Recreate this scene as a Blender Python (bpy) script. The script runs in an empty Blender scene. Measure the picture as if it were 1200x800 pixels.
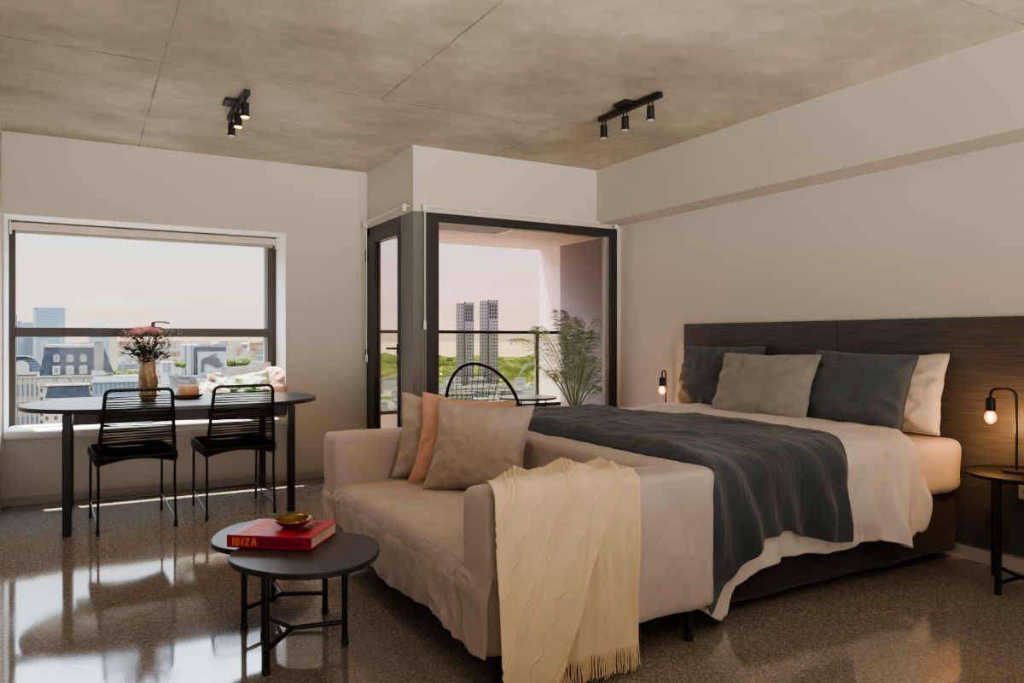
import bpy, bmesh, math, random
from mathutils import Vector, Matrix, noise
from math import sin, cos, pi, radians as R

random.seed(7)
scene = bpy.context.scene
COL = scene.collection

# ------------------------------------------------------------------ camera
EYE = 1.17
TH = math.atan(500 / 875.0)
FW = (sin(TH), cos(TH)); RT = (cos(TH), -sin(TH))
cd = bpy.data.cameras.new('camera'); cam = bpy.data.objects.new('camera', cd); COL.objects.link(cam)
cam.location = (0, 0, EYE); cam.rotation_euler = (R(90), 0, -TH)
cd.sensor_width = 36; cd.lens = 26.25; cd.shift_y = -0.0025
cd.clip_start = 0.05; cd.clip_end = 20000
scene.camera = cam
scene.view_settings.view_transform = 'AgX'
scene.view_settings.look = 'AgX - Medium High Contrast'
scene.view_settings.exposure = 0.35


def far(px, depth):
    """ground position in the direction of a picture column, at a distance in metres"""
    c = (px - 600) / 875.0
    return depth * (FW[0] + c * RT[0]), depth * (FW[1] + c * RT[1])


def farz(py, depth):
    return EYE + (397 - py) / 875.0 * depth


# ------------------------------------------------------------------ materials
def new_mat(name):
    m = bpy.data.materials.new(name); m.use_nodes = True
    nt = m.node_tree; b = nt.nodes['Principled BSDF']
    return m, nt, b


def link(nt, a, b): nt.links.new(a, b)


def coords(nt, scale=(1, 1, 1), kind='Object'):
    tc = nt.nodes.new('ShaderNodeTexCoord'); mp = nt.nodes.new('ShaderNodeMapping')
    mp.inputs['Scale'].default_value = scale
    link(nt, tc.outputs[kind], mp.inputs['Vector']); return mp.outputs['Vector']


def worldpos(nt, scale=(1, 1, 1)):
    g = nt.nodes.new('ShaderNodeNewGeometry'); mp = nt.nodes.new('ShaderNodeMapping')
    mp.inputs['Scale'].default_value = scale
    link(nt, g.outputs['Position'], mp.inputs['Vector']); return mp.outputs['Vector']


def noise_tex(nt, vec, scale, detail=3, rough=.5):
    n = nt.nodes.new('ShaderNodeTexNoise'); n.inputs['Scale'].default_value = scale
    n.inputs['Detail'].default_value = detail; n.inputs['Roughness'].default_value = rough
    link(nt, vec, n.inputs['Vector']); return n.outputs['Fac']


def ramp(nt, fac, stops):
    r = nt.nodes.new('ShaderNodeValToRGB'); e = r.color_ramp.elements
    while len(e) < len(stops): e.new(.5)
    for k, (p, c) in enumerate(stops):
        e[k].position = p; e[k].color = (*c, 1) if len(c) == 3 else c
    link(nt, fac, r.inputs['Fac']); return r.outputs['Color']


def math_node(nt, op, a, b=None, c=None):
    n = nt.nodes.new('ShaderNodeMath'); n.operation = op
    for i, v in enumerate((a, b, c)):
        if v is None: continue
        if isinstance(v, (int, float)): n.inputs[i].default_value = v
        else: link(nt, v, n.inputs[i])
    return n.outputs[0]


def mix(nt, fac, a, b):
    n = nt.nodes.new('ShaderNodeMix'); n.data_type = 'RGBA'
    for sock, v in ((n.inputs['Factor'], fac), (n.inputs['A'], a), (n.inputs['B'], b)):
        if isinstance(v, (int, float)): sock.default_value = v
        elif isinstance(v, tuple): sock.default_value = (*v, 1)
        else: link(nt, v, sock)
    return n.outputs['Result']


def bump(nt, b, height, strength, dist=.01):
    n = nt.nodes.new('ShaderNodeBump'); n.inputs['Strength'].default_value = strength
    n.inputs['Distance'].default_value = dist
    link(nt, height, n.inputs['Height']); link(nt, n.outputs['Normal'], b.inputs['Normal'])


def plain(name, col, rough=.5, metal=0, var=.06, vs=6, spec=.5, bmp=0, bs=200, sheen=0, emit=None, es=0):
    m, nt, b = new_mat(name)
    v = coords(nt)
    f = noise_tex(nt, v, vs, 4)
    lo = tuple(max(0, c * (1 - var)) for c in col); hi = tuple(min(1, c * (1 + var)) for c in col)
    link(nt, ramp(nt, f, [(.3, lo), (.7, hi)]), b.inputs['Base Color'])
    b.inputs['Roughness'].default_value = rough; b.inputs['Metallic'].default_value = metal
    b.inputs['Specular IOR Level'].default_value = spec
    if sheen: b.inputs['Sheen Weight'].default_value = sheen
    if bmp: bump(nt, b, noise_tex(nt, v, bs, 2), bmp, .003)
    if emit:
        b.inputs['Emission Color'].default_value = (*emit, 1); b.inputs['Emission Strength'].default_value = es
    return m


def fabric(name, col, var=.08, wrinkle=.35, weave=900, wscale=9, stretch=(1, 1, 1)):
    m, nt, b = new_mat(name)
    v = coords(nt)
    f = noise_tex(nt, v, 5, 5)
    lo = tuple(c * (1 - var) for c in col); hi = tuple(min(1, c * (1 + var)) for c in col)
    link(nt, ramp(nt, f, [(.3, lo), (.7, hi)]), b.inputs['Base Color'])
    b.inputs['Roughness'].default_value = .9; b.inputs['Specular IOR Level'].default_value = .15
    b.inputs['Sheen Weight'].default_value = .25; b.inputs['Sheen Roughness'].default_value = .5
    v2 = coords(nt, stretch)
    w1 = noise_tex(nt, v2, wscale, 5, .55)
    w2 = noise_tex(nt, v, weave, 1)
    h = math_node(nt, 'ADD', w1, math_node(nt, 'MULTIPLY', w2, .03))
    bump(nt, b, h, wrinkle, .03)
    return m


M = {}
M['wall'] = plain('painted_plaster', (.66, .615, .565), .85, var=.015, vs=1.5, spec=.2, bmp=.08, bs=60)
M['wall_bright'] = plain('white_plaster', (.88, .86, .83), .8, var=.01, spec=.2)
M['black_metal'] = plain('black_powder_coat', (.012, .012, .013), .42)
M['frame'] = plain('anthracite_aluminium', (.05, .048, .05), .38, metal=.3)
M['frame_brown'] = plain('bronze_aluminium', (.045, .037, .033), .4, metal=.3)
M['chrome'] = plain('chrome', (.7, .7, .7), .15, metal=1)
M['white_plastic'] = plain('white_plastic', (.8, .79, .75), .4)
M['cord'] = plain('black_cord', (.014, .013, .013), .55)
M['brass'] = plain('polished_brass', (.33, .20, .08), .14, metal=1, var=.1)
M['gold_foil'] = plain('hammered_bronze', (.40, .29, .19), .45, metal=.35, var=.35, vs=30, bmp=.3, bs=30)
M['linen_sofa'] = fabric('taupe_linen', (.54, .455, .415), wrinkle=.5, wscale=7)
M['linen_skirt'] = fabric('taupe_linen_skirt', (.50, .41, .35), wrinkle=.9, wscale=7, stretch=(1, 1, .25))
M['linen_cushion'] = fabric('sand_linen', (.47, .39, .345), wrinkle=.5, wscale=8)
M['linen_cushion2'] = fabric('grey_linen', (.46, .40, .35), wrinkle=.5, wscale=8)
M['pink'] = fabric('salmon_cotton', (.64, .38, .29), wrinkle=.35, wscale=6)
M['cream'] = fabric('cream_knit', (.74, .57, .38), wrinkle=.25, wscale=10, weave=500)
M['duvet'] = fabric('ivory_cotton', (.74, .66, .61), var=.03, wrinkle=.5, wscale=5)
M['sheet'] = fabric('cream_sheet', (.68, .55, .45), var=.03, wrinkle=.45, wscale=6, stretch=(1.5, 1, .4))
M['slate'] = fabric('slate_cotton', (.062, .072, .086), var=.08, wrinkle=.35, wscale=7, stretch=(9, .9, .9))
M['slate_pillow'] = fabric('slate_pillowcase', (.110, .132, .152), var=.06, wrinkle=.35, wscale=6)
M['grey_pillow'] = fabric('grey_pillowcase', (.36, .34, .32), var=.06, wrinkle=.4, wscale=6)
M['white_pillow'] = fabric('white_pillowcase', (.76, .66, .58), var=.03, wrinkle=.3, wscale=6)
M['bed_base'] = fabric('charcoal_bed_base', (.035, .030, .028), wrinkle=.3)


def concrete():
    m, nt, b = new_mat('fair_faced_concrete'); v = worldpos(nt)
    big = noise_tex(nt, v, .9, 6, .65); sm = noise_tex(nt, worldpos(nt, (1, 1.4, 1)), 3.2, 7, .65)
    f = math_node(nt, 'ADD', math_node(nt, 'MULTIPLY', big, .65), math_node(nt, 'MULTIPLY', sm, .35))
    col = ramp(nt, f, [(.36, (.36, .32, .26)), (.50, (.50, .45, .37)), (.62, (.66, .59, .49))])
    sp = noise_tex(nt, v, 55, 3, .6)
    col = mix(nt, ramp(nt, sp, [(.66, (0, 0, 0)), (.76, (.35, .35, .35))]), col, (.26, .22, .18))
    # the joints of the formwork panels
    sep = nt.nodes.new('ShaderNodeSeparateXYZ'); wob = nt.nodes.new('ShaderNodeVectorMath'); wob.operation = 'ADD'
    nn = nt.nodes.new('ShaderNodeTexNoise'); nn.inputs['Scale'].default_value = 6; link(nt, v, nn.inputs['Vector'])
    sc = nt.nodes.new('ShaderNodeVectorMath'); sc.operation = 'SCALE'; sc.inputs['Scale'].default_value = .012
    link(nt, nn.outputs['Color'], sc.inputs[0]); link(nt, v, wob.inputs[0]); link(nt, sc.outputs[0], wob.inputs[1])
    link(nt, wob.outputs[0], sep.inputs[0])
    X, Y = sep.outputs['X'], sep.outputs['Y']

    def line(co, at, w):
        d = math_node(nt, 'ABSOLUTE', math_node(nt, 'SUBTRACT', co, at + .006))
        return math_node(nt, 'LESS_THAN', d, w)

    def step(co, at, greater=True):
        return math_node(nt, 'GREATER_THAN' if greater else 'LESS_THAN', co, at)
    ls = [line(Y, 4.315, .005), line(Y, 1.82, .005), math_node(nt, 'MULTIPLY', line(X, .35, .005), 1.0),
          math_node(nt, 'MULTIPLY', line(X, 1.555, .005), step(Y, 4.315, False)),
          math_node(nt, 'MULTIPLY', line(X, 2.79, .005), step(Y, 4.315)),
          math_node(nt, 'MULTIPLY', line(X, 3.27, .005), step(Y, 1.82, False))]
    tot = ls[0]
    for l in ls[1:]: tot = math_node(nt, 'MAXIMUM', tot, l)
    pat = ramp(nt, noise_tex(nt, v, 3, 3), [(.38, (.15, .15, .15)), (.6, (.75, .75, .75))])
    tot2 = math_node(nt, 'MULTIPLY', tot, pat)
    col = mix(nt, tot2, col, (.17, .14, .11))
    link(nt, col, b.inputs['Base Color']); b.inputs['Roughness'].default_value = .75
    bump(nt, b, sm, .12, .01)
    return m


M['concrete'] = concrete()


def terrazzo():
    m, nt, b = new_mat('polished_terrazzo'); v = worldpos(nt)
    vo = nt.nodes.new('ShaderNodeTexVoronoi'); vo.inputs['Scale'].default_value = 150; link(nt, v, vo.inputs['Vector'])
    sp = nt.nodes.new('ShaderNodeSeparateColor'); link(nt, vo.outputs['Color'], sp.inputs['Color'])
    col = ramp(nt, sp.outputs['Red'], [(0, (.16, .135, .11)), (.3, (.24, .205, .17)), (.62, (.31, .27, .23)), (.86, (.37, .33, .285)), (1, (.50, .45, .40))])
    bg = noise_tex(nt, v, 1.3, 4)
    col = mix(nt, ramp(nt, bg, [(.3, (.0, .0, .0)), (.75, (.35, .35, .35))]), col, (.28, .24, .20))
    sep = nt.nodes.new('ShaderNodeSeparateXYZ'); link(nt, v, sep.inputs[0])
    ls = []
    for ax, off, s in (('X', .375, .5), ('Y', .2, .5)):
        t = math_node(nt, 'FRACT', math_node(nt, 'DIVIDE', math_node(nt, 'SUBTRACT', sep.outputs[ax], off), s))
        t = math_node(nt, 'ABSOLUTE', math_node(nt, 'SUBTRACT', t, .5))
        ls.append(math_node(nt, 'GREATER_THAN', t, .4975))
    l = math_node(nt, 'MAXIMUM', ls[0], ls[1])
    col = mix(nt, math_node(nt, 'MULTIPLY', l, .45), col, (.07, .06, .05))
    link(nt, col, b.inputs['Base Color'])
    rr = ramp(nt, noise_tex(nt, v, 2.5, 3), [(.3, (.05, .05, .05)), (.7, (.10, .10, .10))])
    link(nt, rr, b.inputs['Roughness'])
    b.inputs['IOR'].default_value = 2.0
    return m


M['terrazzo'] = terrazzo()


def wood(name, c1, c2, stretch, rough=.42, spec=.4):
    m, nt, b = new_mat(name); v = coords(nt, stretch)
    f = noise_tex(nt, v, 6, 6, .6)
    link(nt, ramp(nt, f, [(.3, c1), (.7, c2)]), b.inputs['Base Color'])
    b.inputs['Roughness'].default_value = rough; b.inputs['Specular IOR Level'].default_value = spec
    bump(nt, b, f, .12, .004); return m


M['headboard'] = wood('smoked_oak', (.066, .064, .064), (.12, .116, .115), (1, .6, 14))
M['table_top'] = wood('black_ash', (.022, .024, .027), (.045, .047, .052), (14, .8, 14), .36)
M['tray_wood'] = wood('walnut', (.16, .09, .05), (.28, .17, .10), (8, 1, 8), .5)


def glass(name, tint, refl=.05):
    m = bpy.data.materials.new(name); m.use_nodes = True; nt = m.node_tree
    for n in list(nt.nodes): nt.nodes.remove(n)
    out = nt.nodes.new('ShaderNodeOutputMaterial'); mx = nt.nodes.new('ShaderNodeMixShader')
    tr = nt.nodes.new('ShaderNodeBsdfTransparent'); tr.inputs['Color'].default_value = (*tint, 1)
    gl = nt.nodes.new('ShaderNodeBsdfGlossy'); gl.inputs['Roughness'].default_value = .02
    fr = nt.nodes.new('ShaderNodeFresnel'); fr.inputs['IOR'].default_value = 1.3
    f = math_node(nt, 'MULTIPLY', fr.outputs[0], refl * 4)
    link(nt, f, mx.inputs['Fac'])
    link(nt, tr.outputs[0], mx.inputs[1]); link(nt, gl.outputs[0], mx.inputs[2]); link(nt, mx.outputs[0], out.inputs[0])
    return m


M['glass'] = glass('clear_glass', (.96, .97, .96))
M['glass_pink'] = glass('warm_tinted_glass', (.93, .84, .82), .1)
M['glass_green'] = glass('green_tinted_glass', (.80, .86, .76))


def facade(name, wall, pane, px=3.2, pz=3.2, fx=.5, fz=.5, rough=.6, roof=None, metal=0):
    """wall with a regular grid of window panes; roof faces keep their own tone"""
    wall = tuple(c * .42 for c in wall); pane = tuple(c * .45 for c in pane); roof = tuple(c * .25 for c in roof) if roof else tuple(c * .5 for c in wall)
    m, nt, b = new_mat(name); tc = nt.nodes.new('ShaderNodeTexCoord'); sep = nt.nodes.new('ShaderNodeSeparateXYZ')
    link(nt, tc.outputs['Object'], sep.inputs[0])
    a = math_node(nt, 'ADD', sep.outputs['X'], sep.outputs['Y'])
    fa = math_node(nt, 'FRACT', math_node(nt, 'DIVIDE', math_node(nt, 'ADD', a, 5000), px))
    fzz = math_node(nt, 'FRACT', math_node(nt, 'DIVIDE', math_node(nt, 'ADD', sep.outputs['Z'], 5000), pz))
    w = math_node(nt, 'MULTIPLY', math_node(nt, 'LESS_THAN', fa, fx), math_node(nt, 'LESS_THAN', fzz, fz))
    g = nt.nodes.new('ShaderNodeNewGeometry'); s2 = nt.nodes.new('ShaderNodeSeparateXYZ'); link(nt, g.outputs['True Normal'], s2.inputs[0])
    up = math_node(nt, 'GREATER_THAN', math_node(nt, 'ABSOLUTE', s2.outputs['Z']), .6)
    nz = noise_tex(nt, tc.outputs['Object'], .25, 3)
    wallc = mix(nt, ramp(nt, nz, [(.35, (0, 0, 0)), (.7, (.5, .5, .5))]), wall, tuple(c * .7 for c in wall))
    c = mix(nt, w, wallc, pane)
    rf = roof or tuple(x * .9 for x in wall)
    c = mix(nt, up, c, mix(nt, ramp(nt, nz, [(.4, (0, 0, 0)), (.6, (1, 1, 1))]), rf, tuple(x * .65 for x in rf)))
    link(nt, c, b.inputs['Base Color']); b.inputs['Roughness'].default_value = rough; b.inputs['Specular IOR Level'].default_value = .02
    return m


# ------------------------------------------------------------------ mesh building
class MB:
    def __init__(s): s.v = []; s.f = []; s.uv = None

    def add(s, vs, fs, mat=None):
        o = len(s.v)
        s.v += [tuple(mat @ Vector(p)) if mat else tuple(p) for p in vs]
        s.f += [tuple(i + o for i in f) for f in fs]; return s

    def box(s, x0, x1, y0, y1, z0, z1, mat=None):
        v = [(x, y, z) for x in (x0, x1) for y in (y0, y1) for z in (z0, z1)]
        return s.add(v, [(0, 1, 3, 2), (4, 6, 7, 5), (0, 4, 5, 1), (2, 3, 7, 6), (0, 2, 6, 4), (1, 5, 7, 3)], mat)

    def tube(s, pts, r, n=10, closed=False, mat=None, taper=None):
        P = [Vector(p) for p in pts]; m = len(P); rings = []; up = None
        for i, p in enumerate(P):
            if closed: t = P[(i + 1) % m] - P[i - 1]
            else: t = P[min(i + 1, m - 1)] - P[max(i - 1, 0)]
            t.normalize()
            if up is None:
                up = Vector((0, 0, 1)) if abs(t.z) < .9 else Vector((1, 0, 0))
            up = (up - t * up.dot(t))
            if up.length < 1e-5: up = t.orthogonal()
            up.normalize(); sd = t.cross(up)
            rr = r * (taper[i] if taper else 1)
            rings.append([p + (up * cos(2 * pi * k / n) + sd * sin(2 * pi * k / n)) * rr for k in range(n)])
        vs = [q for g in rings for q in g]; fs = []
        for i in range(m if closed else m - 1):
            a, b = i * n, ((i + 1) % m) * n
            for k in range(n): fs.append((a + k, a + (k + 1) % n, b + (k + 1) % n, b + k))
        if not closed:
            fs.append(tuple(reversed(range(n)))); fs.append(tuple(range((m - 1) * n, m * n)))
        return s.add(vs, fs, mat)

    def lathe(s, prof, n=32, c=(0, 0, 0), mat=None, cap=True):
        vs = [(c[0] + r * cos(2 * pi * k / n), c[1] + r * sin(2 * pi * k / n), c[2] + z) for r, z in prof for k in range(n)]
        fs = []
        for i in range(len(prof) - 1):
            for k in range(n):
                fs.append((i * n + k, i * n + (k + 1) % n, (i + 1) * n + (k + 1) % n, (i + 1) * n + k))
        if cap:
            fs.append(tuple(reversed(range(n)))); q = (len(prof) - 1) * n; fs.append(tuple(range(q, q + n)))
        return s.add(vs, fs, mat)

    def prism(s, outline, z0, z1, mat=None):
        n = len(outline)
        v = [(x, y, z0) for x, y in outline] + [(x, y, z1) for x, y in outline]
        f = [tuple(reversed(range(n))), tuple(range(n, 2 * n))] + [(i, (i + 1) % n, n + (i + 1) % n, n + i) for i in range(n)]
        return s.add(v, f, mat)

    def grid(s, fn, nu, nv, mat=None, close_u=False):
        vs = [fn(i / nu, j / nv) for j in range(nv + 1) for i in range(nu + 1)]
        w = nu + 1
        fs = [(j * w + i, j * w + i + 1, (j + 1) * w + i + 1, (j + 1) * w + i) for j in range(nv) for i in range(nu)]
        return s.add(vs, fs, mat)

    def rbox(s, x0, x1, y0, y1, z0, z1, r, step=.04, disp=None):
        """dense box with rounded edges; disp(p, n) moves each vertex"""
        L = Vector((x0, y0, z0)); Hh = Vector((x1, y1, z1)); il = L + Vector((r,) * 3); ih = Hh - Vector((r,) * 3)
        bm = bmesh.new(); key = {}

        def axis(a, b):
            n = max(2, int((b - a - 2 * r) / step)); e = [a, a + r * .3, a + r * .65]
            e += [a + r + (b - a - 2 * r) * i / n for i in range(n + 1)] + [b - r * .65, b - r * .3, b]
            return e
        ax = [axis(x0, x1), axis(y0, y1), axis(z0, z1)]

        def vert(p):
            k = tuple(round(c, 5) for c in p)
            if k in key: return key[k]
            P = Vector(p); q = Vector([min(max(P[i], il[i]), ih[i]) for i in range(3)]); d = P - q
            if d.length > 1e-9: d.normalize()
            w = q + d * r
            if disp: w = Vector(disp(w, d))
            key[k] = bm.verts.new(w); return key[k]
        for d in range(3):
            a, b = [(1, 2), (2, 0), (0, 1)][d]
            for side in (0, 1):
                cst = (L, Hh)[side][d]
                for i in range(len(ax[a]) - 1):
                    for j in range(len(ax[b]) - 1):
                        q = []
                        for (ii, jj) in ((i, j), (i + 1, j), (i + 1, j + 1), (i, j + 1)):
                            p = [0, 0, 0]; p[d] = cst; p[a] = ax[a][ii]; p[b] = ax[b][jj]; q.append(vert(p))
                        if side == 0: q.reverse()
                        if len(set(q)) == 4: bm.faces.new(q)
        bm.verts.index_update(); vs = [v.co[:] for v in bm.verts]; fs = [tuple(v.index for v in f.verts) for f in bm.faces]
        bm.free(); return s.add(vs, fs)

    def build(s, name, mat, parent=None, smooth=False, local=False, bevel=0, kind=None, label=None, solid=0, auto=40):
        me = bpy.data.meshes.new(name)
        vs = s.v
        if parent is not None and not local:
            o = parent.location
            p = parent.parent
            off = Vector(o)
            if p is not None: off = off + Vector(p.location)
            vs = [(v[0] - off[0], v[1] - off[1], v[2] - off[2]) for v in vs]
        me.from_pydata(vs, [], s.f); me.update()
        bm = bmesh.new(); bm.from_mesh(me); bmesh.ops.recalc_face_normals(bm, faces=bm.faces); bm.to_mesh(me); bm.free()
        ob = bpy.data.objects.new(name, me); COL.objects.link(ob)
        me.materials.append(M[mat] if isinstance(mat, str) else mat)
        if parent is not None: ob.parent = parent
        if solid:
            md = ob.modifiers.new('thick', 'SOLIDIFY'); md.thickness = solid; md.offset = -1
        if bevel:
            md = ob.modifiers.new('edge', 'BEVEL'); md.width = bevel; md.segments = 2; md.limit_method = 'ANGLE'
        if smooth:
            me.shade_smooth() if hasattr(me, 'shade_smooth') else None
            if auto < 180:
                me.set_sharp_from_angle(angle=R(auto)) if hasattr(me, 'set_sharp_from_angle') else None
        if kind: ob['kind'] = kind
        if label: ob['label'] = label
        return ob


def tag(o, label, cat, group=None):
    o['label'] = label; o['category'] = cat
    if group: o['group'] = group
    return o


def thing(name, label, cat, loc=(0, 0, 0), rotz=0, group=None):
    o = bpy.data.objects.new(name, None); COL.objects.link(o); o.empty_display_size = .1
    o.location = loc; o.rotation_euler = (0, 0, rotz)
    return tag(o, label, cat, group)


def dup(root, loc, rotz=0, label=None, group=None):
    r = root.copy(); COL.objects.link(r); r.location = loc; r.rotation_euler = (0, 0, rotz)
    if label: r['label'] = label
    if group: r['group'] = group
    for ch in list(root.children):
        c = ch.copy(); COL.objects.link(c); c.parent = r
        for g in list(ch.children):
            d = g.copy(); COL.objects.link(d); d.parent = c
    return r


def struct(mb, name, mat, **k): return mb.build(name, mat, kind='structure', **k)


def fbm(p, s=1.0, o=3):
    return noise.fractal(Vector(p) * s, 1.0, 2.0, o)


def interp(x, pts):
    if x <= pts[0][0]: return pts[0][1]
    for (a, b), (c, d) in zip(pts, pts[1:]):
        if x <= c: return b + (d - b) * (x - a) / (c - a)
    return pts[-1][1]


def smoothstep(a, b, x):
    t = min(1, max(0, (x - a) / (b - a))); return t * t * (3 - 2 * t)


# ------------------------------------------------------------------ room shell
CZ = 2.62; XL = -.505; YA = 6.28; YB = 5.22; XB = 2.13; XW = 4.08; XF = 3.82; ZD = 2.13; BACK = -2.6
struct(MB().box(XL - .2, XW + .2, BACK, YA + .1, -.2, 0), 'floor', 'terrazzo')
struct(MB().prism([(XL - .2, BACK), (XW + .2, BACK), (XW + .2, YB + .12), (XB - .0 + .12, YB + .12), (XB + .12, YA + .4), (XL - .2, YA + .4)], CZ, CZ + .3), 'ceiling', 'concrete')
struct(MB().box(XL - .2, XL, BACK, YA + .4, 0, CZ), 'wall_left', 'wall')
WX0, WX1, WZ0, WZ1, YG = -.495, 1.438, .46, 2.045, 6.66
w = MB()
w.box(XL, WX0, YA, YA + .4, 0, CZ); w.box(WX1, XB + .12, YA, YA + .4, 0, CZ)
w.box(WX0, WX1, YA, YA + .4, WZ1, CZ); w.box(WX0, WX1, YA, YA + .4, 0, WZ0)
struct(w, 'wall_back', 'wall')
# the deep reveal of the wide window, painted white
rv = MB(); t = .004
rv.box(WX0, WX0 + t, YA - .001, YG, WZ0, WZ1); rv.box(WX1 - t, WX1, YA - .001, YG, WZ0, WZ1)
rv.box(WX0, WX1, YA - .001, YG, WZ1 - t, WZ1)
struct(rv, 'trim_1', 'wall_bright')
struct(MB().box(XB, XB + .12, YB + .12, YA, ZD, CZ), 'wall_door_side', 'wall')
struct(MB().box(XB, XW, YB, YB + .12, ZD, CZ), 'wall_balcony_side', 'wall')
struct(MB().box(XW, XW + .2, BACK, YB + .12, 0, CZ), 'wall_right', plain('painted_plaster_light', (.74, .70, .67), .85, var=.015, vs=1.5, spec=.2))
struct(MB().box(XL - .2, XW + .2, BACK - .15, BACK, 0, CZ), 'wall_front', plain('dark_low_bounce_wall', (.16, .13, .11), .6))  # unseen wall behind the camera, coloured dark to cut bounced light
struct(MB().box(XF, XW, BACK, YB, 2.16, CZ), 'beam_right', 'wall')
struct(MB().box(4.045, XW, YB, YB + .12, 0, ZD), 'wall_pier', 'wall')
# skirting boards
M['skirting'] = plain('painted_skirting', (.50, .46, .42), .5, var=.02)
struct(MB().box(XL, XB, YA - .012, YA, 0, .06), 'baseboard_back', 'skirting', bevel=.002)
struct(MB().box(XW - .012, XW, BACK, YB, 0, .07), 'baseboard_right', plain('white_skirting', (.66, .6, .54), .5))

# ------------------------------------------------------------------ window_1
w1 = bpy.data.objects.new('window_1', None); COL.objects.link(w1); w1.location = (.47, YG, WZ0); w1['kind'] = 'structure'
fb = MB(); y0, y1 = YG - .03, YG + .04
fb.box(WX0, WX0 + .045, y0, y1, WZ0, WZ1); fb.box(WX1 - .07, WX1, y0, y1, WZ0, WZ1)
fb.box(WX0, WX1, y0, y1, WZ1 - .05, WZ1); fb.box(WX0, WX1, y0, y1, WZ0, WZ0 + .05)
fb.build('window_frame', 'frame_brown', w1, bevel=.003)
MB().box(WX0 + .045, WX1 - .07, y0 - .01, y1, 1.185, 1.258).build('transom', 'frame_brown', w1, bevel=.003)
MB().box(WX1 - .098, WX1 - .07, y0 + .012, y1, WZ0 + .05, WZ1 - .05).build('sash_stile', plain('grey_sash', (.24, .235, .23), .4), w1)
MB().box(WX0 + .045, WX1 - .07, YG + .012, YG + .018, WZ0 + .05, WZ1 - .05).build('window_pane', 'glass', w1)
hd = MB()
hx = .475
hd.box(hx - .07, hx + .06, y0 - .028, y0 - .008, 1.258, 1.268); hd.box(hx - .02, hx + .01, y0 - .03, y0 - .008, 1.265, 1.298)
hd.tube([(hx - .015, y0 - .03, 1.30), (hx + .02, y0 - .036, 1.308), (hx + .07, y0 - .04, 1.307), (hx + .115, y0 - .04, 1.297)], .008, 8)
hd.build('window_handle', 'frame_brown', w1, smooth=True)

# roller blind of the window
rb = thing('roller_blind', 'rolled up beige roller blind under the head of the wide window', 'blind', (.47, 6.6, 1.96))
MB().box(WX0 + .02, WX1 - .01, 6.565, 6.625, 1.975, 2.03).build('cassette', plain('beige_blind', (.55, .50, .42), .6), rb, bevel=.01)
MB().tube([(WX0 + .05, 6.60, 1.967), (WX1 - .04, 6.60, 1.967)], .017, 12).build('bottom_bar', plain('grey_blind_bar', (.33, .30, .27), .5), rb, smooth=True)
for x in (WX0 + .012, WX1 - .016): MB().box(x, x + .012, 6.555, 6.635, 1.945, 2.036).build('end_bracket', 'white_plastic', rb, bevel=.003)

# the seat in the window recess
ws = MB().rbox(WX0 + .004, WX1 - .004, 6.225, YG - .03, .462, .53, .028, .06)
tag(ws.build('window_bench', plain('white_seat_pad', (.76, .74, .71), .6, var=.02), smooth=True), 'long white window seat board filling the recess of the wide window', 'window seat')

# ------------------------------------------------------------------ door_1 and window_2
d1 = bpy.data.objects.new('door_1', None); COL.objects.link(d1); d1.location = (XB, 5.8, 0); d1['kind'] = 'structure'
df = MB(); a, b = XB, XB + .07
df.box(a, b, 6.2, YA, 0, ZD); df.box(a, b, YB + .26, YA, 2.06, ZD)
df.build('door_frame', 'frame', d1, bevel=.003)
dl = MB(); a, b = XB - .012, XB + .05
dl.box(a, b, 6.06, 6.2, .02, 2.06); dl.box(a, b, YB + .26, YB + .30, .02, 2.06); dl.box(a, b, YB + .30, 6.06, 1.985, 2.06); dl.box(a, b, YB + .30, 6.06, .02, .16)
dl.build('door_leaf', 'frame', d1, bevel=.003)
MB().box(XB + .015, XB + .021, YB + .30, 6.06, .16, 1.985).build('door_pane', 'glass_pink', d1)
MB().box(XB + .03, XB + .035, 6.03, 6.06, .16, 1.985).build('glazing_bead', plain('pale_bead', (.5, .5, .5), .3), d1)
hh = MB(); hh.box(XB - .02, XB - .012, 5.487, 5.513, 1.05, 1.13); hh.box(XB - .018, XB - .012, 5.487, 5.513, .95, 1.01)
hh.tube([(XB - .02, 5.50, 1.095), (XB - .055, 5.50, 1.095), (XB - .06, 5.52, 1.095), (XB - .06, 5.62, 1.095)], .009, 8)
hh.build('door_handle', 'black_metal', d1, smooth=True)
for z in (1.84, .98): MB().box(XB - .018, XB, 6.235, 6.262, z, z + .1).build('hinge', 'black_metal', d1)

w2 = bpy.data.objects.new('window_2', None); COL.objects.link(w2); w2.location = (3.1, YB, 0); w2['kind'] = 'structure'
MB().box(XB, XB + .06, YB + .0, YB + .26, 0, ZD).box(XB + .0601, XB + .11, YB, YB + .07, 0, ZD).build('corner_post', plain('grey_post', (.17, .17, .17), .4), w2, bevel=.003)
f2 = MB()
f2.box(XB + .11, 2.345, YB + .005, YB + .09, 0, ZD); f2.box(3.965, 4.045, YB + .005, YB + .09, 0, ZD)
f2.box(2.345, 3.965, YB + .005, YB + .09, 2.06, ZD); f2.box(2.345, 3.965, YB + .005, YB + .09, 0, .08)
f2.build('window_frame', 'frame', w2, bevel=.003)
MB().box(3.935, 3.947, YB + .03, YB + .075, .08, 2.06).box(3.955, 3.965, YB + .02, YB + .08, .08, 2.06).build('glazing_bead', plain('grey_bead', (.42, .41, .40), .3), w2)
MB().box(2.345, 3.965, YB + .045, YB + .052, .08, 2.06).build('window_pane', 'glass_pink', w2)


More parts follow.
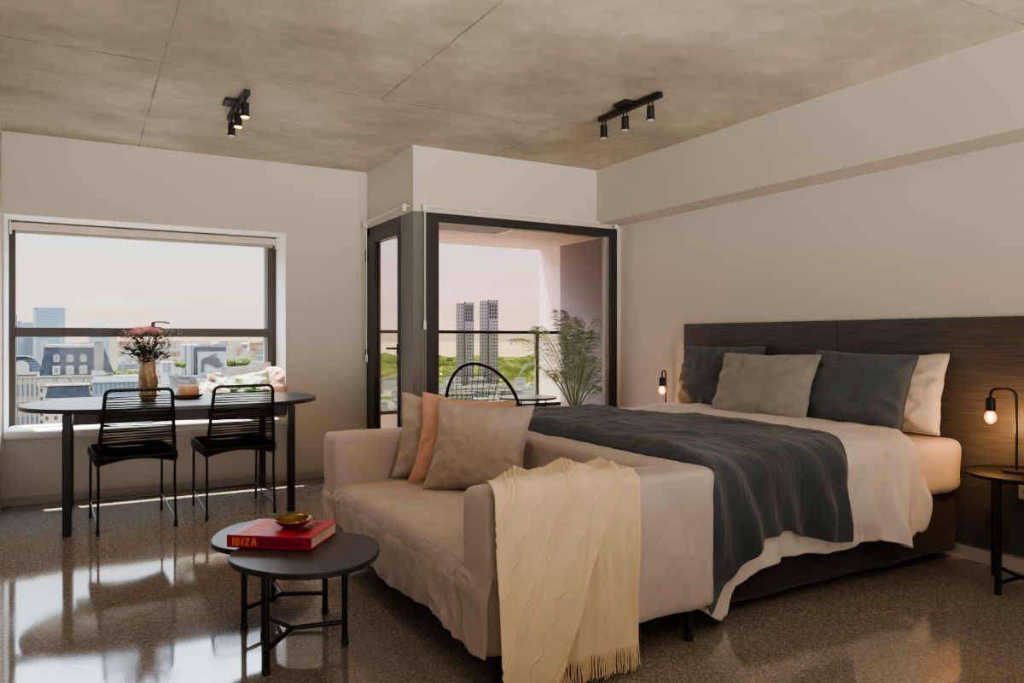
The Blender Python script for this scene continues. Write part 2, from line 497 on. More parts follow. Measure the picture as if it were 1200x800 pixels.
# curtain rails with pull cords over the balcony glazing
def pull_rail(label, p0, p1, cord_at, cord_z):
    loc = ((p0[0] + p1[0]) / 2, (p0[1] + p1[1]) / 2, p0[2])
    t = thing('blind_rail', label, 'rail', loc)
    r = MB().tube([p0, p1], .009, 8); r.build('rail', 'white_plastic', t, smooth=True)
    for q in (p0, p1):
        br = MB(); dx, dy = (0.045, 0) if abs(p0[0] - p1[0]) < .01 else (0, .045)
        br.tube([q, (q[0] + dx, q[1] + dy, q[2])], .006, 6); br.box(q[0] - .012, q[0] + .012, q[1] - .012, q[1] + .012, q[2] - .04, q[2] + .012)
        br.build('bracket', 'white_plastic', t)
    MB().tube([cord_at, (cord_at[0], cord_at[1], cord_z + .05)], .0035, 6).build('pull_cord', 'white_plastic', t)
    MB().lathe([(.004, .07), (.011, .06), (.012, .005), (.008, 0)], 10, (cord_at[0], cord_at[1], cord_z)).build('cord_weight', 'white_plastic', t, smooth=True)


pull_rail('white blind rail with pull cord above the balcony door', (XB - .045, 6.2, 2.165), (XB - .045, 5.29, 2.175), (XB - .045, 6.15, 2.165), .97)
pull_rail('white blind rail with pull cord above the large balcony window', (2.2, YB - .045, 2.165), (3.99, YB - .045, 2.165), (2.206, YB - .045, 2.165), 1.24)

# ------------------------------------------------------------------ ceiling spot tracks
M['bulb_warm'] = plain('warm_spot_glow', (1, .6, .25), .4, emit=(1, .34, .05), es=12)
M['bulb_off'] = plain('spot_glass', (.75, .7, .6), .3)


def track(label, x, ya, yb, plate_x, lit, ylist):
    t = thing('spot_track', label, 'track light', (x, (ya + yb) / 2, CZ))
    MB().box(x - .017, x + .017, ya, yb, CZ - .045, CZ - .012).build('rail', 'black_metal', t, bevel=.003)
    ym = (ya + yb) / 2
    MB().box(plate_x - .04, plate_x + .045, ym - .06, ym + .06, CZ - .022, CZ).build('ceiling_plate', 'black_metal', t, bevel=.002)
    for k, y in enumerate(ylist):
        s = MB()
        for o in (-.02, .02): s.tube([(x, y + o * .8, CZ - .045), (x, y + o, CZ - .09)], .004, 6)
        s.lathe([(.024, -.155), (.027, -.155), (.027, -.148), (.0225, -.143), (.0225, -.075), (.012, -.07)], 20, (x, y, CZ), cap=True)
        sp = s.build('spot_head', 'black_metal', t, smooth=True)
        MB().lathe([(.0005, -.157), (.022, -.1575), (.023, -.1555), (.0005, -.155)], 16, (x, y, CZ)).build('bulb', 'bulb_warm' if k in lit else 'bulb_off', sp)
        if k in lit:
            l = bpy.data.lights.new('spot_glow', 'SPOT'); l.energy = 12; l.color = (1, .50, .18); l.spot_size = R(95); l.shadow_soft_size = .02
            lo = bpy.data.objects.new('spot_glow', l); COL.objects.link(lo); lo.location = (x, y, CZ - .17)


track('black track light with three heads and two lit bulbs near the dining window', .81, 4.49, 5.10, .77, (0, 1), (4.56, 4.79, 5.02))
track('black track light with three unlit heads above the bed', 2.905, 3.34, 3.93, 2.87, (), (3.43, 3.67, 3.89))

# ------------------------------------------------------------------ dining table
dt = thing('dining_table', 'long oval black dining table in front of the wide window', 'table', (.56, 5.64, 0))
cx0, cx1, cyy, rr_ = .18, .945, 5.64, .55
ol = [(cx1 + rr_ * cos(-pi / 2 + pi * k / 24), cyy + rr_ * sin(-pi / 2 + pi * k / 24)) for k in range(25)] + \
     [(cx0 + rr_ * cos(pi / 2 + pi * k / 24), cyy + rr_ * sin(pi / 2 + pi * k / 24)) for k in range(25)]
MB().prism(ol, .722, .75).build('tabletop', plain('black_tabletop', (.03, .032, .036), .30, var=.1), dt, bevel=.004)
MB().box(-.06, 1.18, 5.15, 5.17, .655, .722).box(-.06, 1.18, 6.08, 6.10, .655, .722).box(-.09, -.07, 5.2, 6.05, .655, .722).box(1.19, 1.21, 5.2, 6.05, .655, .722).build('apron', 'black_metal', dt, bevel=.002)
for x, y in ((-.095, 5.16), (1.215, 5.16), (1.215, 6.11), (-.095, 6.11)):
    MB().prism([(x - .024, y - .024), (x + .024, y - .024), (x + .024, y + .024), (x - .024, y + .024)], 0, .722).build('leg', 'black_metal', dt, bevel=.006)


# ------------------------------------------------------------------ dining chairs
def bez(pts, n=6):
    """round the corners of a polyline"""
    P = [Vector(p) for p in pts]; out = [P[0]]
    for i in range(1, len(P) - 1):
        a, b, c = P[i - 1], P[i], P[i + 1]; d = min(.035, (b - a).length * .45, (c - b).length * .45)
        s = b + (a - b).normalized() * d; e = b + (c - b).normalized() * d
        for k in range(n + 1):
            t = k / n; out.append(s * (1 - t) ** 2 + b * 2 * t * (1 - t) + e * t * t)
    out.append(P[-1]); return out


def make_chair():
    t = thing('dining_chair', 'x', 'chair')
    W = .215  # half width at the floor
    # back frame: rises from the seat rear, narrows to the top; near side is -y
    bf = MB(); bf.tube(bez([(-.21, .0, .455), (-.18, -.095, .865), (.18, -.095, .865), (.21, .0, .455)]), .0105, 10)
    bf.build('back_frame', 'black_metal', t, smooth=True)
    sf = MB()
    sf.tube(bez([(-.215, -.01, .455), (-.215, .53, .47), (.215, .53, .47), (.215, -.01, .455)]), .009, 8)
    sf.tube([(-.215, .0, .452), (.215, .0, .452)], .007, 8)
    sf.build('seat_frame', 'black_metal', t, smooth=True)
    for sx in (-1, 1):
        MB().tube(bez([(sx * .213, .0, .46), (sx * .21, .0, .3), (sx * .215, -.015, .02), (sx * .215, -.015, 0)]), .0075, 8).build('leg', 'black_metal', t, smooth=True)
        MB().tube(bez([(sx * .213, .5, .46), (sx * .213, .52, .02), (sx * .213, .52, 0)]), .0075, 8).build('leg', 'black_metal', t, smooth=True)
        MB().lathe([(.011, 0), (.011, .035), (.008, .04)], 10, (sx * .215, -.015, 0)).build('foot_cap', 'black_metal', t, smooth=True)
        MB().lathe([(.010, 0), (.010, .03), (.008, .035)], 10, (sx * .213, .52, 0)).build('foot_cap', 'black_metal', t, smooth=True)
    MB().tube(bez([(-.215, -.012, .045), (-.213, .45, .105), (-.213, .515, .105), (.213, .515, .105), (.213, .45, .105), (.215, -.012, .045)]), .0055, 8).build('stretcher', 'black_metal', t, smooth=True)
    # seat: dense cords wound side to side, sagging in the middle
    sc = MB()
    n = 46
    for i in range(n):
        y = .01 + .5 * i / (n - 1); ph = random.uniform(-.002, .002)
        for dz, sg in ((.011, .030), (-.048 - .01 * random.random(), -.034)):
            pts = [(-.218 + .436 * k / 10, y + ph * k / 5, .462 + dz - sg * sin(pi * k / 10) * (1 if dz > 0 else 1)) for k in range(11)]
            sc.tube(pts, .0056, 6)
    for sx in (-1, 1):
        for i in range(n):
            y = .01 + .5 * i / (n - 1)
            sc.tube([(sx * .221, y, .475), (sx * .226, y, .44), (sx * .221, y, .412)], .0057, 5)
    sc.build('seat', 'cord', t, smooth=True)
    bc = MB()
    n = 21
    for i in range(n):
        f = .10 + .80 * (i / (n - 1)) + random.uniform(-.006, .006)
        z = .455 + f * .41; y = -.095 * f; hw = .21 - .03 * f
        for o in (-.010, .010):
            w_ = random.uniform(-.012, .012)
            pts = [(-hw + 2 * hw * k / 8, y + o + .012 * sin(pi * k / 8), z + w_ * (k / 8 - .5) + random.uniform(-.001, .001)) for k in range(9)]
            bc.tube(pts, .0030, 5)
        for sx in (-1, 1): bc.tube([(sx * (hw), y - .012, z), (sx * (hw + .011), y, z), (sx * hw, y + .012, z)], .0032, 5)
    bc.build('backrest', 'cord', t, smooth=True)
    return t


random.seed(3)
ch = make_chair()
ch.location = (.277, 5.10, 0); ch.rotation_euler = (0, 0, R(4))
ch['label'] = 'black corded metal chair at the table, the one before the flower vase'; ch['group'] = 'corded dining chairs'
dup(ch, (.892, 5.165, 0), R(2), 'black corded metal chair at the table, the one nearer the coffee tables', 'corded dining chairs')

# ------------------------------------------------------------------ on the dining table
VX, VY = .372, 5.66
va = thing('vase', 'crumpled bronze vase holding the bouquet on the dining table', 'vase', (VX, VY, .75))


def vase_fn(u, v):
    a = 2 * pi * u; z = .262 * v
    r = interp(v, [(0, .043), (.1, .054), (.55, .058), (.85, .052), (.94, .045), (1, .047)])
    r *= 1 + .12 * sin(5 * a + 7 * v) * sin(pi * v) * .6 + .10 * fbm((cos(a) * 1.5, sin(a) * 1.5, v * 4), 1.5, 2)
    return (VX + r * cos(a), VY + r * sin(a), .75 + z)


MB().grid(vase_fn, 48, 30).build('vase_body', 'gold_foil', va, smooth=True, solid=.003, auto=60)
bq = thing('bouquet', 'bouquet of pink peonies and white gypsophila in the bronze vase', 'flowers', (VX, VY, 1.0))
M['stem'] = plain('dark_green_stem', (.035, .05, .018), .6, var=.3)
M['leaf'] = plain('eucalyptus_leaf', (.05, .065, .03), .6, var=.4, vs=30)
M['peony'] = plain('peony_pink', (.78, .42, .40), .7, var=.35, vs=25)
M['peony2'] = plain('peony_rose', (.66, .27, .36), .7, var=.3, vs=25)
M['gyp'] = plain('gypsophila', (.75, .70, .62), .8)
random.seed(11)
stm = MB(); lv = MB(); gy = MB()


def leaf(mb, p, d, L, w_):
    d = Vector(d).normalized(); s = d.cross(Vector((random.uniform(-1, 1), random.uniform(-1, 1), random.uniform(-1, 1)))).normalized()
    p = Vector(p); nrm = d.cross(s)
    vs = [p, p + d * L * .35 + s * w_, p + d * L * .35 - s * w_, p + d * L * .7 + s * w_ * .8 + nrm * .003, p + d * L * .7 - s * w_ * .8 + nrm * .003, p + d * L]
    mb.add(vs, [(0, 1, 2), (1, 3, 4, 2), (3, 5, 4)])


for i in range(60):
    a = random.uniform(0, 2 * pi); rad = random.uniform(.02, .145) * (1.0); zt = random.uniform(1.06, 1.22)
    e = Vector((VX + rad * cos(a) * 1.05, VY + rad * sin(a) * .9, zt)); s0 = Vector((VX + random.uniform(-.02, .02), VY + random.uniform(-.02, .02), .93))
    mid = s0.lerp(e, .5) + Vector((0, 0, .03)); stm.tube([s0, mid, e], .0014, 5)
    for k in range(5):
        q = mid.lerp(e, k / 5); leaf(lv, q, (cos(a) + random.uniform(-.8, .8), sin(a) + random.uniform(-.8, .8), random.uniform(-.1, .8)), random.uniform(.022, .045), random.uniform(.005, .009))
for i in range(70):
    a = random.uniform(0, 2 * pi); rad = random.uniform(.07, .20); zt = random.uniform(1.02, 1.24)
    e = Vector((VX + rad * cos(a), VY + rad * sin(a) * .9, zt)); s0 = Vector((VX, VY, .97)); stm.tube([s0, s0.lerp(e, .5) + Vector((0, 0, .02)), e], .0009, 4)
    for k in range(9):
        q = e + Vector((random.uniform(-.025, .025), random.uniform(-.025, .025), random.uniform(-.035, .02)))
        stm.tube([e + Vector((0, 0, -.03)), q], .0005, 3)
        r = random.uniform(.0022, .004)
        gy.add([q + Vector(v) * r for v in ((1, 0, 0), (-1, 0, 0), (0, 1, 0), (0, -1, 0), (0, 0, 1), (0, 0, -1))], [(0, 2, 4), (2, 1, 4), (1, 3, 4), (3, 0, 4), (2, 0, 5), (1, 2, 5), (3, 1, 5), (0, 3, 5)])
stm.build('stems', 'stem', bq); lv.build('foliage', 'leaf', bq)
o_ = gy.build('gypsophila', 'gyp', bq); o_['kind'] = 'stuff'
fl = [(-.105, -.03, 1.218), (-.065, -.06, 1.222), (-.02, -.05, 1.238), (.03, -.055, 1.228), (.062, -.03, 1.222), (-.06, .03, 1.24), (.01, .03, 1.245)]
for i, (dx, dy, z) in enumerate(fl):
    pm = MB(); c = Vector((VX + dx * .9, VY + dy, z))
    for ring in range(4):
        for k in range(6):
            a = 2 * pi * (k + .5 * ring) / 6; r0 = .004 + .0055 * ring; op = .2 + .3 * ring

            def pet(u, v, a=a, r0=r0, op=op):
                s = (u - .5) * 2; wd = .017 * sin(pi * (.12 + .78 * v)); h = .034 * v
                out = r0 + .016 * sin(v * pi * .75) * (.5 + op * .6); aa = a + s * wd / max(out, .006) * .75
                return c + Vector((cos(aa) * out, sin(aa) * out, h - .02 - .004 * op * v))
            pm.grid(pet, 5, 5)
    pm.build('peony', 'peony' if i % 3 else 'peony2', bq, smooth=True, auto=180)

ty = thing('tray', 'shallow rounded walnut tray under the candle on the dining table', 'tray', (.628, 5.74, .75))
MB().lathe([(.001, 0), (.075, 0), (.098, .012), (.112, .03), (.106, .031), (.092, .018), (.07, .009), (.001, .009)], 32, (.628, 5.74, .75), cap=False).build('tray_dish', 'tray_wood', ty, smooth=True)
cn = thing('candle', 'wide cream candle in a frosted amber glass on the walnut tray', 'candle', (.635, 5.74, .76))
m_, nt_, b_ = new_mat('amber_frosted_glass')
sp_ = nt_.nodes.new('ShaderNodeSeparateXYZ'); link(nt_, coords(nt_), sp_.inputs[0])
link(nt_, ramp(nt_, math_node(nt_, 'MULTIPLY', sp_.outputs['Z'], 11), [(.1, (.62, .38, .17)), (.9, (.78, .68, .52))]), b_.inputs['Base Color'])
b_.inputs['Roughness'].default_value = .3; b_.inputs['Subsurface Weight'].default_value = .3; M['amber'] = m_
MB().lathe([(.001, 0), (.064, 0), (.069, .006), (.069, .082), (.064, .082), (.063, .07), (.001, .069)], 32, (.635, 5.74, .76), cap=False).build('candle_jar', 'amber', cn, smooth=True)
MB().tube([(.635, 5.74, .828), (.636, 5.74, .842)], .0015, 6).build('wick', 'cord', cn)


# ------------------------------------------------------------------ pillows
def pillow(name, label, mat, c, W, H, T, yaw, tilt, roll, seed, cat='pillow', group=None, wr=.012, ears=.035, sag=0.0):
    """soft square; local u right, w up, n toward the viewer side; c is the centre"""
    cy, sy = cos(yaw), sin(yaw); u0 = Vector((cy, sy, 0)); back = Vector((-sy, cy, 0))
    w0 = Vector((0, 0, 1)) * cos(tilt) + back * sin(tilt)
    u = u0 * cos(roll) + w0 * sin(roll); wv = -u0 * sin(roll) + w0 * cos(roll); nn = u.cross(wv)
    base = Vector(c) - wv * H / 2
    root = thing(name, label, cat, tuple(base), 0, group); C = Vector(c); N = 44; mb = MB()

    def side(sg):
        def fn(a, b):
            p, q = a * 2 - 1, b * 2 - 1
            e = (1 - abs(p) ** 2.6) * (1 - abs(q) ** 2.6)
            h = T / 2 * max(e, 0) ** .55
            x = p * (W / 2) * (1 - ears * 1.5 * (1 - q * q) ** 1.2); z = q * (H / 2) * (1 - ears * 1.5 * (1 - p * p) ** 1.2)
            s = seed * 3.7
            # creases radiating in from the seams and corners
            ed = max(abs(p), abs(q))
            n1 = fbm((p * 2.2 + s, q * 2.2, sg), 1.0, 4) * wr
            ang = math.atan2(q, p)
            n2 = sin(ang * 14 + 3 * fbm((p + s, q, 1), 2, 2)) * wr * .55 * smoothstep(.45, .95, ed) * (1 - smoothstep(.96, 1, ed))
            n3 = fbm((p * 7 + s, q * 7, sg * 3), 1.0, 3) * wr * .4
            h = h + (n1 + n2 + n3) * min(1, e * 5)
            zz = z - sag * (1 - q) * 0.0
            h *= 1 + .25 * (-q) * .6
            wob = fbm((p * 3 + s, q * 3, 9), 1, 2) * wr * .7
            return C + u * (x + wob * .6) + wv * (zz + wob * .6) + nn * (-sg * h)
        return fn
    mb.grid(side(1), N, N); mb.grid(side(-1), N, N)
    ob = mb.build('pillow_cover', mat, root, smooth=True, auto=180)
    bm = bmesh.new(); bm.from_mesh(ob.data); bmesh.ops.remove_doubles(bm, verts=bm.verts, dist=.0004); bmesh.ops.recalc_face_normals(bm, faces=bm.faces)
    for f in bm.faces: f.smooth = True
    bm.to_mesh(ob.data); bm.free()
    # stitched seam
    def edge(t):
        k = int(t * 4) % 4; f = (t * 4) % 1 * 2 - 1
        p, q = [(f, -1), (1, f), (-f, 1), (-1, -f)][k]
        s = seed * 3.7
        x = p * (W / 2) * (1 - ears * 1.5 * max(0, 1 - q * q) ** 1.2); z = q * (H / 2) * (1 - ears * 1.5 * max(0, 1 - p * p) ** 1.2)
        wob = fbm((p * 3 + s, q * 3, 9), 1, 2) * wr * .7
        return C + u * (x + wob * .6) + wv * (z + wob * .6)
    MB().tube([edge(i / 96) for i in range(96)], .0035, 6, closed=True).build('seam', mat, root, smooth=True)
    return root


# pillows on the window seat
M['w_blue'] = fabric('pale_blue_cotton', (.42, .47, .50), var=.3)
M['w_white'] = fabric('white_fur', (.82, .80, .76), wrinkle=.9, wscale=30)
m_, nt_, b_ = new_mat('brown_patterned_cotton'); n_ = noise_tex(nt_, coords(nt_), 14, 2)
link(nt_, ramp(nt_, n_, [(.52, (.80, .77, .72)), (.56, (.42, .30, .24))]), b_.inputs['Base Color']); b_.inputs['Roughness'].default_value = .9; M['w_brown'] = m_
m_, nt_, b_ = new_mat('leaf_print_cotton'); n_ = noise_tex(nt_, coords(nt_, (1, 1, 2.2)), 7, 2)
link(nt_, ramp(nt_, n_, [(.46, (.70, .76, .66)), (.52, (.22, .30, .19)), (.62, (.11, .17, .10))]), b_.inputs['Base Color']); b_.inputs['Roughness'].default_value = .9; M['w_leaf'] = m_
M['w_peach'] = fabric('peach_cotton', (.74, .46, .34), wrinkle=.3)
BT = .535
for nm, lb, mt, x, y, W, H, yaw, tilt, roll in (
        ('a', 'pale blue pillow on the window seat, the one nearest the vase', 'w_blue', .80, 6.50, .40, .38, .15, .45, .05),
        ('b', 'plain white fluffy pillow on the window seat beside the pale blue one', 'w_white', .93, 6.42, .38, .36, -.1, .55, -.05),
        ('c', 'white pillow with brown print on the window seat', 'w_brown', 1.05, 6.45, .40, .37, .25, .45, -.12),
        ('d', 'white fluffy pillow on the window seat wedged behind the leaf print pillow', 'w_white', 1.20, 6.56, .40, .42, 0, .18, .1),
        ('e', 'green leaf print pillow on the window seat', 'w_leaf', 1.15, 6.38, .38, .38, -.25, .42, .16),
        ('f', 'peach pillow on the window seat against the right reveal', 'w_peach', 1.335, 6.44, .42, .42, -.95, .28, .03)):
    pillow('window_pillow', lb, mt, (x, y, BT + H / 2 * cos(tilt) + .005), W, H, .13, yaw, tilt, roll, ord(nm), 'pillow', 'pillows on the window seat')


# ------------------------------------------------------------------ coffee tables
def coffee(label, c, rot, tc, rx, z, legs, feet_r=.012):
    t = thing('coffee_table', label, 'table', (c[0], c[1], 0), 0, 'pair of nesting coffee tables')
    ol = []
    for k in range(72):
        a = 2 * pi * k / 72; r = rx * (1 + .045 * cos(3 * (a - rot))); ol.append((tc[0] + r * cos(a), tc[1] + r * sin(a)))
    MB().prism(ol, z - .022, z).build('tabletop', 'table_top', t, bevel=.004)
    for x, y in legs:
        l = MB().tube([(x, y, 0), (x, y, z - .022)], .0115, 12).build('leg', 'black_metal', t, smooth=True)
        MB().lathe([(.0145, 0), (.0145, .02), (.012, .024)], 12, (x, y, 0)).build('foot_cap', 'black_metal', l, smooth=True)
    s = MB(); m = (sum(p[0] for p in legs) / 3, sum(p[1] for p in legs) / 3)
    for x, y in legs: s.tube([(x, y, .085), (m[0], m[1], .085)], .009, 8)
    s.build('stretcher', 'black_metal', t, smooth=True)


coffee('front black round coffee table carrying most of the book', (.674, 2.842), R(33), (.722, 2.79), .272, .38,
       [(.548, 2.687), (.865, 2.809), (.610, 3.03)])
coffee('rear black round coffee table tucked partly under the front one', (.724, 3.245), R(95), (.70, 3.23), .262, .354,
       [(.554, 3.14), (.889, 3.165), (.73, 3.43)])
# book
A = Vector((.467, 2.996)); B = Vector((.733, 2.791)); bd = (B - A).normalized(); bang = math.atan2(bd.y, bd.x)
bk = thing('book', 'thick red and pink hardback book lying on the coffee tables', 'book', (A.x, A.y, .381), bang)
M['cover'] = plain('pink_red_cover', (.56, .012, .06), .35, var=.12, vs=3)
M['spine_dark'] = plain('dark_red_spine', (.36, .008, .05), .4, var=.05)
M['paper'] = plain('book_paper', (.62, .50, .42), .8, bmp=.3, bs=400)
Lb, Db, Hb = .335, .258, .047
MB().box(0, Lb, 0, Db, Hb - .004, Hb).box(0, Lb, 0, Db, 0, .004).build('cover', 'cover', bk, local=True, bevel=.001)
MB().box(0, Lb, -.003, .004, 0, Hb).build('spine', 'spine_dark', bk, local=True, bevel=.0015)
MB().box(.004, Lb - .005, .004, Db - .005, .004, Hb - .004).build('pages', 'paper', bk, local=True)


GLYPH = {  # strokes in a box one unit high; (width, [(x0, y0, x1, y1), ...])
    'I': (.24, [(.12, 0, .12, 1)]),
    'B': (.62, [(.11, 0, .11, 1), (.11, .89, .42, .89), (.11, .5, .44, .5), (.11, .11, .44, .11), (.48, .60, .48, .80), (.51, .20, .51, .42)]),
    'Z': (.60, [(.04, .89, .56, .89), (.50, .86, .10, .14), (.04, .11, .56, .11)]),
    'A': (.70, [(.10, 0, .33, .97), (.60, 0, .37, .97), (.18, .30, .52, .30)]),
    'O': (.70, [(.12, .22, .12, .78), (.58, .22, .58, .78), (.26, .9, .44, .9), (.26, .1, .44, .1), (.13, .76, .28, .89), (.57, .76, .42, .89), (.13, .24, .28, .11), (.57, .24, .42, .11)]),
    'H': (.66, [(.11, 0, .11, 1), (.55, 0, .55, 1), (.11, .5, .55, .5)]),
    'E': (.56, [(.11, 0, .11, 1), (.11, .89, .5, .89), (.11, .5, .46, .5), (.11, .11, .5, .11)]),
    'M': (.84, [(.11, 0, .11, 1), (.73, 0, .73, 1), (.14, .95, .42, .35), (.70, .95, .42, .35)])}


def text(body, size, mat, parent, mtx, sx=1.0, name='lettering', w=.19):
    mb = MB(); x = 0
    for ch_ in body:
        wd_, st_ = GLYPH[ch_]
        for i_, (x0, y0, x1, y1) in enumerate(st_):
            a_, b_ = Vector((x + x0, y0)), Vector((x + x1, y1)); d_ = (b_ - a_).normalized(); n_ = Vector((-d_.y, d_.x)) * w / 2
            z_ = .0004 + .00002 * i_
            q_ = [a_ + n_, a_ - n_, b_ - n_, b_ + n_]
            mb.add([(p.x * size * sx, p.y * size, zz_) for zz_ in (0, z_) for p in q_], [(3, 2, 1, 0), (4, 5, 6, 7), (0, 1, 5, 4), (1, 2, 6, 5), (2, 3, 7, 6), (3, 0, 4, 7)])
        x += wd_ + .10
    o = mb.build(name, mat, parent, local=True); o.matrix_local = mtx; return o


M['ink_orange'] = plain('orange_ink', (.85, .20, .03), .5); M['ink_red'] = plain('dark_red_ink', (.15, .0, .02), .5)
fr = Matrix.Rotation(R(90), 4, 'X')
text('IBIZA', .031, 'ink_orange', bk, Matrix.Translation((.022, -.0031, .008)) @ fr, 1.15)
text('BOHEMIA', .031, 'ink_red', bk, Matrix.Translation((.128, -.0031, .008)) @ fr, 1.12)
rz = Matrix.Rotation(R(90), 4, 'Z')
text('IBIZA', .062, 'ink_orange', bk, Matrix.Translation((.095, .016, Hb)) @ rz, 1.25)
text('BOHEMIA', .040, 'ink_red', bk, Matrix.Translation((.290, .012, Hb)) @ rz, 1.1)
bw = thing('bowl', 'small polished brass bowl on the red book', 'bowl', (.712, 2.985, .4285))


def bowl(u, v):
    a = 2 * pi * u; r = .02 + .055 * v; z = .002 + .03 * v ** 2.2; q = 1 + .03 * sin(3 * a) * v
    return (.712 + r * q * cos(a), 2.985 + r * q * sin(a), .429 + z)


MB().grid(bowl, 48, 12).lathe([(.001, .002), (.02, .002)], 24, (.712, 2.985, .429), cap=False).lathe([(.022, 0), (.022, .003)], 20, (.712, 2.985, .4285)).build('bowl_dish', 'brass', bw, smooth=True, solid=.003)

# ------------------------------------------------------------------ sofa
SX0, SX1, SY0, SY1 = 1.12, 2.125, 2.115, 4.03
sofa = thing('sofa', 'small loveseat in a loose taupe linen slipcover at the foot of the bed', 'sofa', ((SX0 + SX1) / 2, (SY0 + SY1) / 2, 0))


def sdisp(a1=.006, a2=.003, seed=0):
    def fn(p, n):
        k = fbm((p.x * 3 + seed, p.y * 3, p.z * 3), 1, 3) * a1 + fbm((p.x * 11 + seed, p.y * 11, p.z * 7), 1, 3) * a2
        return p + n * k
    return fn


def arm_disp(seed, side):
    base = sdisp(.007, .004, seed)

    def fn(p, n):
        p = base(p, n)
        if p.z < .42 and n.x < -.5:   # front face hangs in folds
            p.x += sin(p.y * 60 + 4 * p.z) * .006 * smoothstep(.42, .2, p.z) + fbm((p.y * 8, p.z * 3, seed), 1, 2) * .012
        # the cover slackens in toward the seat
        return p
    return fn


MB().rbox(SX0, SX1, SY0, SY0 + .2, .132, .668, .035, .03, arm_disp(1, 0)).build('armrest', 'linen_sofa', sofa, smooth=True, auto=180)
MB().rbox(SX0, SX1, SY1 - .21, SY1, .132, .668, .035, .03, arm_disp(5, 1)).build('armrest', 'linen_sofa', sofa, smooth=True, auto=180)
MB().rbox(SX1 - .2, SX1, SY0 + .01, SY1 - .01, .132, .672, .04, .03, sdisp(.006, .003, 9)).build('backrest', 'linen_sofa', sofa, smooth=True, auto=180)


def seat_disp(p, n):
    p = sdisp(.006, .003, 14)(p, n)
    p.z += .012 * sin(pi * min(1, max(0, (p.y - SY0 - .2) / (SY1 - SY0 - .4)))) * (1 if n.z > .3 else 0)
    return p


MB().rbox(SX0 - .004, SX1 - .1, SY0 + .12, SY1 - .12, .2, .425, .075, .03, seat_disp).build('seat_cushion', 'linen_sofa', sofa, smooth=True, auto=180)


def skirt(u, v):
    # u along y (near to far), v from just under the seat edge down to the hem
    y = SY0 - .005 + (SY1 - SY0 + .01) * u
    gather = math.exp(-((y - (SY0 + .21)) / .09) ** 2) + math.exp(-((y - (SY1 - .23)) / .09) ** 2)
    z = .405 - v * (.258 + .012 * sin(y * 9) + .008 * fbm((y * 4, 0, 3), 1, 2))
    fold = fbm((y * 5 + v * 1.6, v * 1.2, 2), 1, 2) * 1.6 + fbm((y * 22 + v * 1.5, v * 2, 7), 1, 3) * .8 + sin(y * 44 + 6 * fbm((y * 2, v * .6, 0), 1, 2)) * .25
    grow = smoothstep(0, .9, v)
    x = SX0 + .014 - .022 * smoothstep(0, .35, v) - fold * (.003 + .0065 * grow)
    # the cover bunches up where the seat meets the arms
    g = gather * math.exp(-((v - .18) / .16) ** 2)
    x -= g * (.012 + .016 * fbm((y * 26, v * 7, 8), 1, 3)); z += g * .010 * fbm((y * 22, v * 6, 1), 1, 2)
    rad = gather * smoothstep(.1, .5, v) * .006 * sin((y - SY0) * 70 + v * 4)
    return (x - rad, y, z)


MB().grid(skirt, 360, 60).build('skirt', 'linen_sofa', sofa, smooth=True, auto=180, solid=.004)


for x, y in ((SX0 + .10, SY0 + .10), (SX1 - .09, SY0 + .06), (SX0 + .10, SY1 - .1), (SX1 - .09, SY1 - .1)):
    MB().tube([(x, y, 0), (x, y, .15)], .016, 12).build('leg', 'black_metal', sofa, smooth=True)

pillow('sofa_cushion', 'sand coloured square cushion standing at the front of the three on the sofa', 'linen_cushion', (1.69, 3.285, .635), .50, .47, .20, -.70, .44, -.05, 3, 'cushion', 'cushions on the sofa', wr=.010, ears=.075)
pillow('sofa_cushion', 'salmon pink square cushion on the sofa between the two beige ones', 'pink', (1.71, 3.50, .645), .50, .48, .18, -.52, .42, -.10, 8, 'cushion', 'cushions on the sofa', wr=.010, ears=.075)
pillow('sofa_cushion', 'grey beige cushion at the back of the sofa, mostly hidden by the pink one', 'linen_cushion2', (1.665, 3.70, .640), .46, .46, .16, -.42, .36, -.10, 13, 'cushion', 'cushions on the sofa', wr=.014, ears=.07)

# ------------------------------------------------------------------ cream knitted throw over the near arm
tb = thing('throw_blanket', 'cream cable knit throw with fringe draped over the near sofa arm', 'blanket', (1.42, SY0, .05))
YF = SY0 - .016


def drape(s, top=.682, y_in=SY0 + .215, r=.03):
    """outer path over the arm; s<0 across the top toward the seat, s>0 down the outside"""
    if s < 0:
        q = -s; flat = (y_in - .0) - (YF + r)
        if q < flat: return YF + r + q, top, (0, 1)
        q -= flat; return y_in + .004, top - q, (1, 0)
    if s < r * pi / 2:
        a = s / r; return YF + r - r * sin(a), top - r + r * cos(a), (-sin(a), cos(a))
    return YF, top - r - (s - r * pi / 2), (-1, 0)


def knit(xx, ss):
    # diagonal cables: raised triple ribs and one wavy rib between them
    d = (xx * .86 + ss * .50)
    k = 0
    f = (d / .20) % 1
    for c0 in (.10, .175, .25): k = max(k, 1 - abs(f - c0) / .034)
    cc = .66 + .05 * sin((xx * -.57 + ss * .82) * 60); k = max(k, .5 * (1 - abs(f - cc) / .045))
    return max(0, k)


